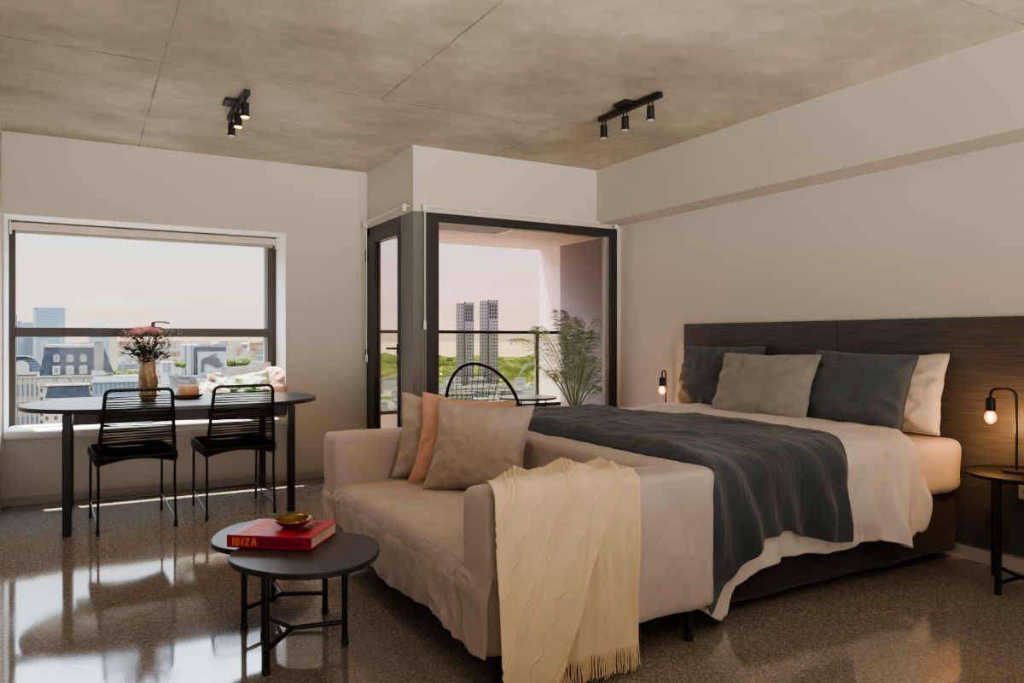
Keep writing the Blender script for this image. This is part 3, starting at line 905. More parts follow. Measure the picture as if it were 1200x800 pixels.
def front_layer(u, v):
    xq = 1.12 + .5 * u; s0 = interp(xq, [(1.12, .0), (1.16, -.03), (1.24, -.11), (1.34, -.17), (1.7, -.175)])
    s = s0 + v * (.66 - s0)
    xl = 1.12 - .02 * smoothstep(0, .6, s)
    xr = interp(s, [(-.24, 1.72), (0, 1.62), (.12, 1.57), (.25, 1.50), (.35, 1.44), (.5, 1.36), (.66, 1.30)])
    x = xl + (xr - xl) * u
    y, z, n = drape(s)
    xx = x + .18 * s
    fold = (.5 + .5 * sin(xx * 27 + 2.0 * fbm((xx * 2, s * 1.5, 0), 1, 2))) * .020 * (.35 + .65 * smoothstep(1.2, 1.6, xx)) + (fbm((xx * 9, s * 1.5, 4), 1, 3) + .3) * .012
    fold = fold * (.55 + .45 * smoothstep(-.1, .4, s)) + .004
    flare = .075 * smoothstep(.05, .66, s) * (1 - .3 * u)
    edge = .012 * smoothstep(.93, 1, u) + .012
    off = fold * 1.25 + knit(x, s) * .0075 + edge + .012 + (flare if s > 0 else 0)
    if s < 0: off = off * .8 + .010 * max(0, fbm((x * 9, s * 5, 7), 1, 2)) + .020 * math.exp(-((x - 1.50) / .05) ** 2) + .016 * math.exp(-((x - 1.30) / .03) ** 2)
    if s < -.14: off = off * max(.15, 1 - (-.14 - s) / .035)
    return (x, y + n[0] * off, max(z + n[1] * off, .012))


def back_layer(u, v):
    s = -.18 + v * (.18 + .60)
    xl = 1.34; xr = 1.725 - .03 * smoothstep(0, .6, s)
    x = xl + (xr - xl) * u
    y, z, n = drape(s)
    fold = (.5 + .5 * sin(x * 62 + 2.5 * fbm((x * 3, s, 2), 1, 2))) * .022 * (.3 + .7 * smoothstep(0, .3, s)) + fbm((x * 8, s * 2, 9), 1, 2) * .005
    off = fold + .004 + .03 * smoothstep(.1, .6, s)
    if s < 0: off = off * .7 + .02 * math.exp(-((x - 1.70) / .05) ** 2)
    return (x, y + n[0] * off, z + n[1] * off)


MB().grid(front_layer, 220, 300).build('front_fold', 'cream', tb, smooth=True, auto=180, solid=.004)
MB().grid(back_layer, 110, 110).build('back_fold', 'cream', tb, smooth=True, auto=180, solid=.004)
random.seed(5)
fg = MB()
for i in range(150):
    u = i / 149; p = Vector(back_layer(u, 1.0)); L = random.uniform(.065, .085); x, y, z = p
    dx, dy = random.uniform(-.010, .010), random.uniform(-.010, .004)
    pts = [(x, y, z + .004), (x + dx * .4, y + dy * .3, z - L * .4), (x + dx, y + dy, max(.008, z - L))]
    fg.tube(pts, .0016, 4)
o_ = fg.build('fringe', 'cream', tb); o_['kind'] = 'stuff'

# ------------------------------------------------------------------ bed
BX0, BX1, BY0, BY1 = 2.17, 4.035, 2.235, 4.25
bed = thing('bed', 'large double bed with cream fitted sheet on a charcoal upholstered base', 'bed', ((BX0 + BX1) / 2, (BY0 + BY1) / 2, 0))
MB().rbox(BX0, BX1, BY0 + .045, BY1 - .02, .045, .385, .03, .06, sdisp(.01, .004, 3)).build('bed_base', 'bed_base', bed, smooth=True, auto=180)


def mat_disp(p, n):
    if n.y < -.5: p = p + n * (sin(p.x * 45 + 4 * fbm((p.x * 3, p.z * 2, 0), 1, 2)) * .004 * smoothstep(.66, .5, p.z) + fbm((p.x * 8, p.y, p.z * 3), 1, 3) * .010)
    return p + n * fbm((p.x * 4, p.y * 4, p.z * 4), 1, 3) * .006


MB().rbox(BX0, BX1, BY0, BY1, .365, .645, .055, .03, mat_disp).build('mattress', 'sheet', bed, smooth=True, auto=180)
for x, y in ((BX0 + .1, BY0 + .15), (BX1 - .1, BY0 + .15), (BX0 + .1, BY1 - .15), (BX1 - .1, BY1 - .15)):
    MB().lathe([(.025, 0), (.03, .06)], 12, (x, y, 0)).build('leg', 'black_metal', bed)

HY0 = .9
hb = thing('headboard', 'wide dark smoked oak headboard panel along the right wall', 'headboard', (4.06, 2.6, .08))
for a, b in ((3.02, 4.385), (HY0, 3.016)):
    MB().box(4.048, XW - .001, a, b, .085, 1.285).build('panel', 'headboard', hb, bevel=.0015)

ZT = .672; RR = .10; NY = BY0 - .015     # top height, edge radius, outer face of the hanging cloth


def cross(s, far_edge=BY1 + .015):
    """s=0 where the top begins to roll over the near edge"""
    y0 = NY + RR
    if s <= 0:
        y = y0 - s
        lim = far_edge - RR
        if y <= lim: return y, ZT, (0, 1)
        q = y - lim
        if q < RR * pi / 2:
            a = q / RR; return lim + RR * sin(a), ZT - RR + RR * cos(a), (sin(a), cos(a))
        return far_edge, ZT - RR - (q - RR * pi / 2), (1, 0)
    if s < RR * pi / 2:
        a = s / RR; return y0 - RR * sin(a), ZT - RR + RR * cos(a), (-sin(a), cos(a))
    return NY, ZT - RR - (s - RR * pi / 2), (-1, 0)


DH = [(2.0, .17), (2.08, .12), (2.17, .06), (2.24, .03), (2.30, .03), (2.325, .15), (2.38, .19), (2.5, .205), (2.67, .222), (2.96, .213), (3.25, .222), (3.34, .205), (3.42, .17), (3.50, .185), (3.55, .225), (3.62, .205), (3.68, .215)]
TOPLEN = (BY1 + .015 - RR) - (NY + RR) + RR * pi / 2 + .25


def xe_d(s):
    return interp(s, [(-.9, 3.98), (-.55, 3.94), (-.30, 3.86), (-.12, 3.77), (.0, 3.71), (.08, 3.64), (.2, 3.62), (.32, 3.66), (.44, 3.71), (.6, 3.69)])


def duvet_pt(x, s, extra=0.0):
    y, z, n = cross(s)
    k = .026 * fbm((x * 2.2, y * 2.2, z * 2), 1, 3) + .008 * fbm((x * 7 + y * 4, y * 5, z * 6), 1, 3)
    if z > .6:
        tp = smoothstep(-.10, .10, -s) * smoothstep(0, .12, BY1 - y)
        k += tp * (.022 * sin(pi * min(1, max(0, (y - NY) / (BY1 - NY)))) + .014)
        k += tp * .009 * (1 - abs(2 * ((x * 3.1 + y * 1.4 + .5 * fbm((x * 2, y * 2, 5), 1, 2)) % 1) - 1)) ** 3      # long soft creases
    hang = smoothstep(.02, .42, s)
    lean = x - .22 * s
    k += hang * (.022 + .018 * sin(lean * 14 + 2.5 * fbm((x * 1.7, s, 3), 1, 2)) + .013 * sin(lean * 37 + 3 * fbm((x * 3, s * 2, 1), 1, 2)))
    # the turned-back corner makes a deep rounded fold near the head end
    ctr = 3.50 - .25 * s
    k += hang * .060 * math.exp(-((x - ctr) / .065) ** 2) * smoothstep(.05, .4, s)
    k -= hang * .030 * math.exp(-((x - (ctr - .11)) / .028) ** 2)
    k -= hang * .030 * math.exp(-((x - (ctr + .10)) / .022) ** 2)
    k += extra
    dz = 0
    if x < 2.22: dz = -.07 * ((2.22 - x) / .09) ** 2 * (1 if s < .1 else 0)
    return (x, y + n[0] * k, z + n[1] * k + dz)


def duvet(u, v):
    x1 = xe_d(-TOPLEN * (1 - v) if v < 1 else 0)
    s_ = -TOPLEN + v * (TOPLEN + .60)
    xe = xe_d(s_); x0 = 2.135 if s_ < .4 else 2.135 - .12 * smoothstep(.42, .55, s_)
    x = x0 + (xe - x0) * u
    zh = interp(x, DH); smax = RR * pi / 2 + (ZT - RR - zh)
    s = -TOPLEN + v * (TOPLEN + smax)
    p = duvet_pt(x, s, .010 * smoothstep(.97, 1, u) * 0)
    if u > .97:   # roll the free edge under
        q = (u - .97) / .03; y, z, n = cross(s); p = (p[0], p[1] - n[0] * .03 * q * q, p[2] - n[1] * .03 * q * q)
    return p


dv = MB().grid(duvet, 220, 330).build('duvet', 'duvet', smooth=True, auto=180, solid=.012)
tag(dv, 'ivory duvet spread over the bed and hanging down its near side', 'duvet')

TH_ = [(2.05, .27), (2.106, .10), (2.18, .145), (2.258, .194), (2.35, .28), (2.40, .338), (2.55, .345), (2.64, .349), (2.70, .312), (2.76, .30), (2.92, .262)]


def throw(u, v):
    s_ = -TOPLEN + v * (TOPLEN + .45)
    xl = 2.132 if s_ < .1 else 2.132 - .05 * smoothstep(.1, .45, s_)
    xr = interp(s_, [(-1.9, 3.08), (-.35, 3.17), (-.1, 3.13), (0, 3.07), (.06, 3.02), (.12, 2.98), (.25, 2.965), (.45, 2.98)])
    x = xl + (xr - xl) * u
    zh = interp(x, TH_); smax = RR * pi / 2 + (ZT - RR - zh)
    s = -TOPLEN + .12 + v * (TOPLEN - .12 + smax)
    p = duvet_pt(x, s)
    y, z, n = cross(s)
    k = .020 + .004 * fbm((x * 11 , y * 3, z * 3), 1, 3) + smoothstep(.0, .2, s) * (.008 + .020 * (.5 + .5 * sin((x - .25 * s) * 33 + 2.5 * fbm((x * 2, s * 1.5, 6), 1, 2))))
    k += smoothstep(.15, .4, s) * .03 * math.exp(-((x - (2.36 + .15 * (s - .4))) / .035) ** 2)
    return (p[0], p[1] + n[0] * k, p[2] + n[1] * k)


tag(MB().grid(throw, 200, 300).build('bed_runner', 'slate', smooth=True, auto=180, solid=.006), 'dark slate blue throw laid across the lower half of the bed', 'throw')

yb = -pi / 2
ZP = .70
pillow('bed_pillow', 'dark slate pillow against the headboard at the window side', 'slate_pillow', (3.90, 3.885, .895), .74, .47, .17, yb + .04, .27, 0.0, 21, 'pillow', 'pillows on the bed', wr=.014, ears=.035)
pillow('bed_pillow', 'light grey pillow leaning in front of the dark slate ones', 'grey_pillow', (3.71, 3.31, .870), .73, .44, .17, yb + .06, .36, .0, 25, 'pillow', 'pillows on the bed', wr=.014, ears=.035)
pillow('bed_pillow', 'dark slate pillow right of the grey one, before the white pillow', 'slate_pillow', (3.83, 2.735, .885), .67, .44, .17, yb - .03, .30, -.03, 31, 'pillow', 'pillows on the bed', wr=.013, ears=.035)
pillow('bed_pillow', 'white pillow behind the dark slate one, nearest the lit lamp', 'white_pillow', (3.93, 2.62, .87), .66, .44, .16, yb + .02, .25, .02, 37, 'pillow', 'pillows on the bed', wr=.013, ears=.035)


# ------------------------------------------------------------------ nightstands and lamps
def nightstand(label, x, y):
    t = thing('nightstand', label, 'table', (x, y, 0), 0, 'round bedside tables')
    MB().lathe([(.001, .520), (.22, .520), (.232, .527), (.232, .539), (.226, .539), (.222, .532), (.001, .532)], 48, (x, y, 0), cap=False).build('tabletop', plain('black_tray_top', (.012, .012, .013), .6, spec=.25), t, smooth=True)
    pts = [(x + .19 * cos(a), y + .19 * sin(a)) for a in (R(180), R(300), R(60))]
    for px, py in pts:
        MB().box(px - .011, px + .011, py - .011, py + .011, 0, .521).build('leg', 'black_metal', t, bevel=.002)
    for z, nm in ((.05, 'stretcher'), (.507, 'top_bracket')):
        s = MB()
        for px, py in pts: s.tube([(px, py, z), (x, y, z)], .01, 6)
        s.build(nm, 'black_metal', t)


def lamp(label, x, y, rz, z0=.533, energy=3.2):
    t = thing('bedside_lamp', label, 'lamp', (x, y, z0), rz, 'pipe bedside lamps')
    # local: the post at the origin, the arm reaches toward +x
    MB().lathe([(.001, 0), (.06, 0), (.06, .010), (.001, .012)], 28, cap=False).build('base', 'black_metal', t, smooth=True, local=True)
    arc = [(0, 0, .01), (0, 0, .36)] + [(.035 - .035 * cos(a), 0, .36 + .035 * sin(a)) for a in [R(k) for k in (15, 35, 55, 75, 90)]] + \
          [(.085 + .03 * sin(a), 0, .365 + .03 * cos(a)) for a in [R(k) for k in (0, 20, 45, 70, 90)]] + [(.115, 0, .345)]
    MB().tube(arc, .006, 10).build('pole', 'black_metal', t, smooth=True, local=True)
    MB().lathe([(.006, .352), (.019, .348), (.021, .34), (.021, .285), (.018, .283)], 20, (.115, 0, 0)).build('socket', 'black_metal', t, smooth=True, local=True)
    MB().lathe([(.001, .222), (.012, .226), (.022, .237), (.026, .25), (.024, .264), (.015, .279), (.012, .285)], 24, (.115, 0, 0), cap=False).build('bulb', M['bulb_glass'], t, smooth=True, local=True)
    fil = MB()
    for k in range(4):
        a = pi / 2 * k; fil.tube([(.115 + .006 * cos(a), .006 * sin(a), .275), (.115 + .009 * cos(a), .009 * sin(a), .252), (.115 + .005 * cos(a + .6), .005 * sin(a + .6), .235)], .0022, 5)
    fil.build('filament', M['filament'], t, local=True)
    l = bpy.data.lights.new('lamp_glow', 'POINT'); l.energy = energy; l.color = (1, .50, .18); l.shadow_soft_size = .006
    lo = bpy.data.objects.new('lamp_glow', l); COL.objects.link(lo)
    p = Matrix.Translation((x, y, z0)) @ Matrix.Rotation(rz, 4, 'Z') @ Vector((.115, 0, .205)); lo.location = p


m_ = glass('amber_bulb_glass', (1, .55, .16)); M['bulb_glass'] = m_
nt_ = m_.node_tree; em = nt_.nodes.new('ShaderNodeEmission'); em.inputs['Color'].default_value = (1, .30, .03, 1); em.inputs['Strength'].default_value = 2.2
ad = nt_.nodes.new('ShaderNodeAddShader'); out_ = [n for n in nt_.nodes if n.type == 'OUTPUT_MATERIAL'][0]; mx_ = [n for n in nt_.nodes if n.type == 'MIX_SHADER'][0]
link(nt_, mx_.outputs[0], ad.inputs[0]); link(nt_, em.outputs[0], ad.inputs[1]); link(nt_, ad.outputs[0], out_.inputs[0])
M['filament'] = plain('filament', (1, .7, .3), .5, emit=(1, .55, .2), es=25)
nightstand('black round bedside table under the lit lamp at the right edge', 3.82, 1.865)
nightstand('black round bedside table on the window side of the bed', 3.81, 4.53)
lamp('black pipe lamp with glowing amber bulb on the near bedside table', 3.86, 1.90, R(93))
lamp('small black pipe lamp with glowing bulb on the window side of the bed', 3.85, 4.25 + .12, R(215), energy=1.2)

# wall fittings
t = thing('light_switch', 'white double light switch on the wall beside the headboard', 'switch', (XW, 4.44, 1.12))
MB().box(XW - .008, XW, 4.40, 4.478, 1.055, 1.175).build('switch_plate', 'white_plastic', t, bevel=.002)
for z in (1.07, 1.12): MB().box(XW - .011, XW - .008, 4.415, 4.463, z, z + .038).build('rocker', plain('cream_rocker', (.7, .68, .6), .4), t, bevel=.001)
t = thing('power_outlet', 'white power outlet set in the headboard by the near bedside table', 'outlet', (4.048, 1.95, .37))
MB().box(4.040, 4.048, 1.87, 1.98, .375, .452).build('outlet_plate', 'white_plastic', t, bevel=.002)
for y in (1.905, 1.945): MB().lathe([(.001, 0), (.016, 0), (.016, .001)], 16, mat=Matrix.Translation((4.0395, y, .413)) @ Matrix.Rotation(R(-90), 4, 'Y')).build('socket', plain('socket_face', (.5, .49, .45), .5), t)

# ------------------------------------------------------------------ balcony
BZ = .12; BXW = 4.62; BYR = 7.0
M['balc_floor'] = plain('pale_balcony_tile', (.60, .52, .46), .6)
M['balc_ceil'] = plain('balcony_soffit', (.52, .42, .34), .8, var=.08, vs=2)
M['balc_wall'] = plain('shaded_render', (.21, .19, .205), .85, var=.04)  # shade on the side wall is put into this darker mauve colour
M['balc_pale'] = plain('pale_and_sunlit_render', (.62, .55, .50), .85, var=.04)  # parapet colour; also paints the sunlight on the side wall's end
struct(MB().box(XB + .07, BXW + .2, YB + .12, BYR + .45, -.1, BZ), 'floor_balcony', 'balc_floor')
struct(MB().box(XB + .12, BXW + .3, YB + .12, BYR, 2.21, 2.5).box(XB + .12, BXW + .3, BYR + .012, BYR + .44, 2.21, 2.5).box(XB + .12, BXW + .3, BYR, BYR + .012, 2.23, 2.5), 'ceiling_balcony', 'balc_ceil')
struct(MB().box(BXW, BXW + .2, YB + .12, BYR, BZ, 2.21).box(XW + .2, BXW, YB + .0, YB + .12, BZ, 2.21), 'wall_balcony_right', 'balc_wall')
struct(MB().box(BXW, BXW + .2, BYR, BYR + .44, BZ, 2.21), 'wall_balcony_sunlit_end', 'balc_pale')  # outer end of the side wall, sunlight put into its paler colour
struct(MB().box(XB + .12, BXW, BYR + .02, BYR + .14, BZ, .43), 'parapet_balcony', 'balc_pale')
rl = thing('balcony_railing', 'glass balcony railing with a dark metal handrail', 'railing', (3.2, BYR - .02, BZ))
MB().box(XB + .12, BXW - .02, BYR - .055, BYR - .005, 1.225, 1.26).build('handrail', 'frame_brown', rl, bevel=.004)
MB().box(XB + .12, BXW - .02, BYR - .05, BYR - .01, .43, .47).build('bottom_rail', 'frame_brown', rl, bevel=.004)
for x in (XB + .14, 3.2, 4.27): 
    if x != 3.2: MB().box(x, x + .045, BYR - .05, BYR - .01, .12, 1.225).build('post', plain('grey_green_post', (.25, .25, .20), .4), rl, bevel=.003)
MB().box(XB + .18, BXW - .03, BYR - .034, BYR - .026, .47, 1.225).build('glass_panel', 'glass_green', rl)
t = thing('ceiling_panel', 'flat grey panel with a pale edge on the balcony ceiling', 'panel', (3.1, 6.15, 2.2))
MB().box(2.45, 3.46, 5.75, 6.38, 2.188, 2.21).build('panel_face', plain('grey_panel', (.16, .155, .15), .6), t)
MB().box(3.46, 3.485, 5.75, 6.405, 2.184, 2.21).box(2.45, 3.46, 6.38, 6.405, 2.184, 2.21).build('panel_edge', 'white_plastic', t)

# balcony chair with a round wire back
wc = thing('balcony_chair', 'black wire lounge chair with a round back on the balcony', 'chair', (3.08, 6.05, BZ))
cx, cy = 3.075, 6.12


def back_pt(a, k=1.0):
    # hoop in a plane that leans away; a from 0 (right seat corner) to pi (left)
    return Vector((cx + .37 * k * cos(a), cy - .02 - .10 * (1 - sin(a)) - .12 * abs(cos(a)) ** 2 * k, .50 + .445 * k * sin(a)))


hoop = [back_pt(a) for a in [pi * k / 30 for k in range(31)]]
seatf = [Vector((cx - .37 + .0, cy - .24, .50)), Vector((cx - .36, cy - .45, .47)), Vector((cx - .2, cy - .62, .46)), Vector((cx + .2, cy - .62, .46)), Vector((cx + .36, cy - .45, .47)), Vector((cx + .37, cy - .24, .50))]
MB().tube(hoop, .016, 10).build('back_frame', 'black_metal', wc, smooth=True)
MB().tube([hoop[-1]] + seatf[1:5] + [hoop[0]], .012, 10).tube([hoop[-1], Vector((cx, cy - .02, .43)), hoop[0]], .009, 8).build('seat_frame', 'black_metal', wc, smooth=True)
wr_ = MB()
for k in range(-5, 6):
    x = k * .06
    if abs(x) < .36:
        a = math.acos(x / .37); top = back_pt(a); bot = Vector((cx + x * .8, cy - .04, .43 + .05 * abs(k) / 5))
        wr_.tube([bot, bot.lerp(top, .5) + Vector((0, .035, 0)), top], .0035, 6)
for z in (.52, .57, .62, .67, .72, .78, .84):
    a = math.asin((z - .50) / .445); l, r_ = back_pt(pi - a), back_pt(a)
    wr_.tube([l.lerp(r_, q / 8) + Vector((0, .045 * sin(pi * q / 8), 0)) for q in range(9)], .0035, 6)
for k in range(9):
    x = -.28 + .07 * k; wr_.tube([(cx + x * .8, cy - .05, .43), (cx + x, cy - .35, .44), (cx + x * .85, cy - .61 + .03 * abs(x), .462)], .0035, 6)
for k in range(6):
    y = cy - .12 - .085 * k; wr_.tube([(cx - .345, y, .485 - .005 * k), (cx, y, .435), (cx + .345, y, .485 - .005 * k)], .0035, 6)
wr_.build('wire_mesh', 'black_metal', wc)
for sx in (-1, 1):
    for sy in (-.1, -.55): MB().tube([(cx + sx * .26, cy + sy, .46), (cx + sx * .30, cy + sy + (.05 if sy > -.3 else -.05), BZ)], .009, 8).build('leg', 'black_metal', wc, smooth=True)

bt = thing('side_table', 'low round black side table on the balcony beside the wire chair', 'table', (3.66, 6.1, BZ))
MB().lathe([(.001, .60), (.27, .60), (.275, .605), (.275, .62), (.001, .62)], 40, (3.66, 6.1, 0), cap=False).build('tabletop', plain('blue_black_top', (.06, .07, .085), .3), bt, smooth=True)
for a in (R(90), R(210), R(330)):
    for o in (-.05, .05):
        MB().tube([(3.66 + .17 * cos(a + o * 3), 6.1 + .17 * sin(a + o * 3), .6), (3.66 + .2 * cos(a), 6.1 + .2 * sin(a), BZ)], .006, 6).build('leg', 'black_metal', bt, smooth=True)

# potted palm
PX, PY = 4.12, 5.98
pp = thing('potted_palm', 'leafy areca palm in a pale pink pot on the balcony', 'plant', (PX, PY, BZ))
MB().lathe([(.001, 0), (.12, 0), (.155, .27), (.165, .28), (.165, .30), (.15, .30), (.145, .26), (.001, .25)], 32, (PX, PY, BZ), cap=False).build('pot', plain('pale_pink_pot', (.55, .38, .32), .6), pp, smooth=True)
M['palm'] = plain('palm_leaf', (.21, .32, .15), .55, var=.35, vs=8)
M['palm_stem'] = plain('palm_stem', (.20, .26, .10), .6, var=.2)
random.seed(23)


def frond(az, reach, height, droop, n=34, LL=.19):
    lm = MB(); st = MB(); P = []
    for k in range(n + 1):
        t_ = k / n; r = reach * t_ ** 1.1; z = BZ + .30 + .97 * height * (1 - (1 - t_) ** 1.25) - droop * 1.3 * t_ ** 3
        P.append(Vector((PX + r * cos(az), PY + r * sin(az), z)))
    st.tube(P, .006, 6, taper=[1.2 - t_ / n * .95 for t_ in range(n + 1)])
    for k in range(int(n * .28), n + 1):
        t_ = k / n; d = (P[min(k + 1, n)] - P[k - 1]).normalized(); sd = d.cross(Vector((0, 0, 1)))
        sd = sd.normalized() if sd.length > 1e-3 else Vector((1, 0, 0))
        L = LL * (.35 + sin(pi * min(1, (t_ - .20) / .84)) * .70)
        for sg in (-1, 1):
            for dd in (0, .5):
                p = P[k].lerp(P[max(k - 1, 0)], dd)
                dr = (sd * sg * 1.0 + d * .55 + Vector((0, 0, random.uniform(-.1, .15)))).normalized()
                L2 = L * random.uniform(.85, 1.1)
                a_ = p; b_ = p + dr * L2 * .5; c_ = p + dr * L2 + Vector((0, 0, -.30 * L2))
                nn = dr.cross(d).cross(dr).normalized() * .0045
                lm.add([a_, b_ + nn, b_ - nn, c_], [(0, 1, 2), (1, 3, 2)])
    s_ = st.build('palm_stem', 'palm_stem', pp, smooth=True); l_ = lm.build('frond', 'palm', pp)


for az, re, he, dr in ((R(188), .80, 1.05, .22), (R(175), .42, 1.10, .16), (R(120), .46, 1.05, .14), (R(60), .42, 1.12, .14), (R(12), .36, 1.14, .12),
                       (R(-25), .42, .90, .20), (R(250), .40, 1.05, .16), (R(290), .44, .80, .22), (R(212), .55, .72, .22), (R(330), .44, .66, .24), (R(88), .30, 1.20, .10),
                       (R(150), .52, .78, .24), (R(5), .44, .50, .22), (R(228), .34, 1.16, .14), (R(35), .40, .82, .20)):
    frond(az, re, he, dr)

# ------------------------------------------------------------------ the city outside
GZ = -60.0


def sun_mat(name, col, var=.15, vs=.02, rough=.9):
    return plain(name, tuple(c * .32 for c in col), rough, var=var, vs=vs, spec=0)


m_, nt_, b_ = new_mat('city_ground'); v_ = worldpos(nt_)
vo = nt_.nodes.new('ShaderNodeTexVoronoi'); vo.inputs['Scale'].default_value = .035; link(nt_, v_, vo.inputs['Vector'])
sp = nt_.nodes.new('ShaderNodeSeparateColor'); link(nt_, vo.outputs['Color'], sp.inputs['Color'])
link(nt_, ramp(nt_, sp.outputs['Red'], [(0, (.04, .038, .03)), (.35, (.10, .09, .075)), (.5, (.03, .042, .014)), (.62, (.08, .075, .065)), (1, (.15, .13, .105))]), b_.inputs['Base Color'])
b_.inputs['Roughness'].default_value = 1; b_.inputs['Specular IOR Level'].default_value = 0; M['city_ground'] = m_
struct(MB().box(-3000, 5000, 60, 9000, GZ - 5, GZ), 'ground', 'city_ground')
# brown river and the green reserve in front of it, seen from the balcony
q = [far(px, 2150) for px in (425, 560, 760)] + [far(px, 16000) for px in (800, 700, 520, 330)]
struct(MB().prism([(a, b) for a, b in q], GZ, GZ + 1), 'river', plain('muddy_river', (.17, .125, .085), 1, spec=0, var=.1, vs=.002))
m_, nt_, b_ = new_mat('reserve_green'); n_ = noise_tex(nt_, worldpos(nt_), .02, 5, .7)
link(nt_, ramp(nt_, n_, [(.38, (.013, .017, .005)), (.5, (.030, .037, .011)), (.62, (.060, .066, .021))]), b_.inputs['Base Color']); b_.inputs['Roughness'].default_value = 1; b_.inputs['Specular IOR Level'].default_value = 0; M['reserve'] = m_


def lumps(name, label, pa, pb, d0, d1, nu, nv, hmax, sc, mat='reserve'):
    def fn(u, v):
        d = d0 + (d1 - d0) * v; x, y = far(pa + (pb - pa) * u, d)
        h = max(0, fbm((x, y, 0), sc, 5) + .35) * hmax * min(1, v * 12, (1 - v) * 12, u * 14, (1 - u) * 14)
        return (x, y, GZ + .4 + h)
    o = MB().grid(fn, nu, nv).build(name, mat, smooth=True)
    o['kind'] = 'stuff'; return tag(o, label, 'trees')


lumps('nature_reserve', 'wide band of green wetland trees between the docks and the river', 400, 760, 1020, 2120, 160, 60, 22, .012)
lumps('park_trees', 'mass of green treetops beyond the low roofs in the wide window', 150, 345, 1520, 2120, 120, 30, 16, .015)

F = {}
F['cream'] = facade('cream_facade', (.62, .50, .35), (.10, .10, .09), 3.4, 3.6, .42, .5, roof=(.50, .46, .38))
F['white'] = facade('white_facade', (.68, .61, .50), (.14, .15, .15), 3.0, 3.2, .5, .45, roof=(.60, .57, .51))
F['grey'] = facade('grey_facade', (.36, .35, .33), (.08, .09, .10), 3.6, 3.4, .6, .5, roof=(.42, .40, .36))
F['brick'] = facade('brick_facade', (.44, .22, .15), (.12, .10, .09), 3.2, 3.3, .4, .45, roof=(.48, .34, .25))
F['glassy'] = facade('blue_glass_facade', (.20, .27, .30), (.27, .36, .39), 2.4, 4.0, .86, .72, .25, roof=(.3, .33, .34))
F['dark'] = facade('dark_glass_facade', (.12, .13, .15), (.20, .22, .26), 2.8, 3.8, .8, .6, .3, roof=(.2, .2, .2))
F['tower'] = facade('banded_tower_facade', (.36, .31, .29), (.10, .10, .11), 3.4, 4.4, .55, .55, roof=(.4, .38, .36))
F['tower_dark'] = facade('tower_core_facade', (.10, .09, .09), (.30, .27, .26), 3.4, 4.4, .35, .45)
F['shed'] = facade('pale_shed', (.60, .58, .54), (.32, .31, .29), 8, 6, .3, .3, roof=(.62, .62, .60))


def placed(name, label, cat, px, d, extra=0, group=None):
    x, y = far(px, d); return thing(name, label, cat, (x, y, GZ), math.atan2(-x, y) + extra, group)


def bld(t, x0, x1, y0, y1, z0, z1, mat, name='walls'):
    return MB().box(x0, x1, y0, y1, z0, z1).build(name, mat, t, local=True)


def zloc(py, d): return farz(py, d) - GZ


def px2m(a, d): return a / 875.0 * d


# the mansard palace
D = 350.0; t = placed('mansard_building', 'grand cream building with slate mansard roof and two rows of dormers', 'building', 82, D)
hw = px2m(31, D); z_e = zloc(440, D); z_t = zloc(407, D)
bld(t, -hw * .95, hw * .95, 0, 26, 0, z_e - 4, F['cream'])
MB().box(-hw - .6, hw + .6, -.8, 27, z_e - 4.6, z_e - 3.6).box(-hw, hw, -.3, 26.4, z_e - 3.6, z_e - .6).box(-hw - .6, hw + .6, -.9, 27, z_e - .6, z_e + .2).build('cornice', sun_mat('cornice_stone', (.58, .52, .42)), t, local=True)
slate = plain('slate_roof', (.026, .027, .031), 1, var=.25, vs=.5, spec=0)
iw = hw * .80
MB().add([(-hw, 0, z_e), (hw, 0, z_e), (hw, 26, z_e), (-hw, 26, z_e), (-iw, 4, z_t), (iw, 4, z_t), (iw, 22, z_t), (-iw, 22, z_t)],
         [(0, 1, 5, 4), (1, 2, 6, 5), (2, 3, 7, 6), (3, 0, 4, 7), (4, 5, 6, 7)]).build('mansard_roof', slate, t, local=True)
MB().box(-iw - .3, iw + .3, 3.6, 22.4, z_t, z_t + 1.4).build('roof_parapet', sun_mat('parapet_stone', (.62, .57, .48)), t, local=True)
stone = sun_mat('dormer_stone', (.62, .57, .48)); dk = plain('dark_pane', (.07, .075, .08), .3)
for k in range(3):
    for row in (0, 1):
        dx = (k - 1) * hw * .44; zz = z_e + (1.0 if row == 0 else 6.6); yy = (zz - z_e) / (z_t - z_e) * 4
        dm = MB()
        if row == 0: dm.box(dx - 1.5, dx + 1.5, yy - .9, yy + 2.5, zz - .3, zz + 3.6)
        else:
            ol = [(dx - 1.1, zz - .2), (dx + 1.1, zz - .2)] + [(dx + 1.25 * cos(a), zz + 2.0 + 1.35 * sin(a)) for a in [pi * j / 8 for j in range(9)]]
            n = len(ol); dm.add([(a, yy - .5, b) for a, b in ol] + [(a, yy + 2.8, b) for a, b in ol], [tuple(range(n)), tuple(range(2 * n - 1, n - 1, -1))] + [(i, (i + 1) % n, n + (i + 1) % n, n + i) for i in range(n)])
        o = dm.build('dormer', stone, t, local=True)
        MB().box(dx - .7, dx + .7, yy - 1.05 + (.42 if row else 0), yy - .9 + (.45 if row else 0), zz + .5, zz + 2.7).build('dormer_pane', dk, o, local=True)
for k in range(3): 
    dx = (k - 1) * hw * .47; MB().box(dx - .9, dx + .9, -.45, -.3, z_e - 3.2, z_e - 1.4).build('attic_window', dk, t, local=True)
for sx in (-1, 1):
    q = MB()
    for j in range(5): q.box(sx * (iw + 1.2 - j * .35) - .6, sx * (iw + 1.2 - j * .35) + .6, 5 + j * 2.5, 6.4 + j * 2.5, z_e + 5, z_t + 2.4 + (j % 2))
    q.build('chimney', stone, t, local=True)
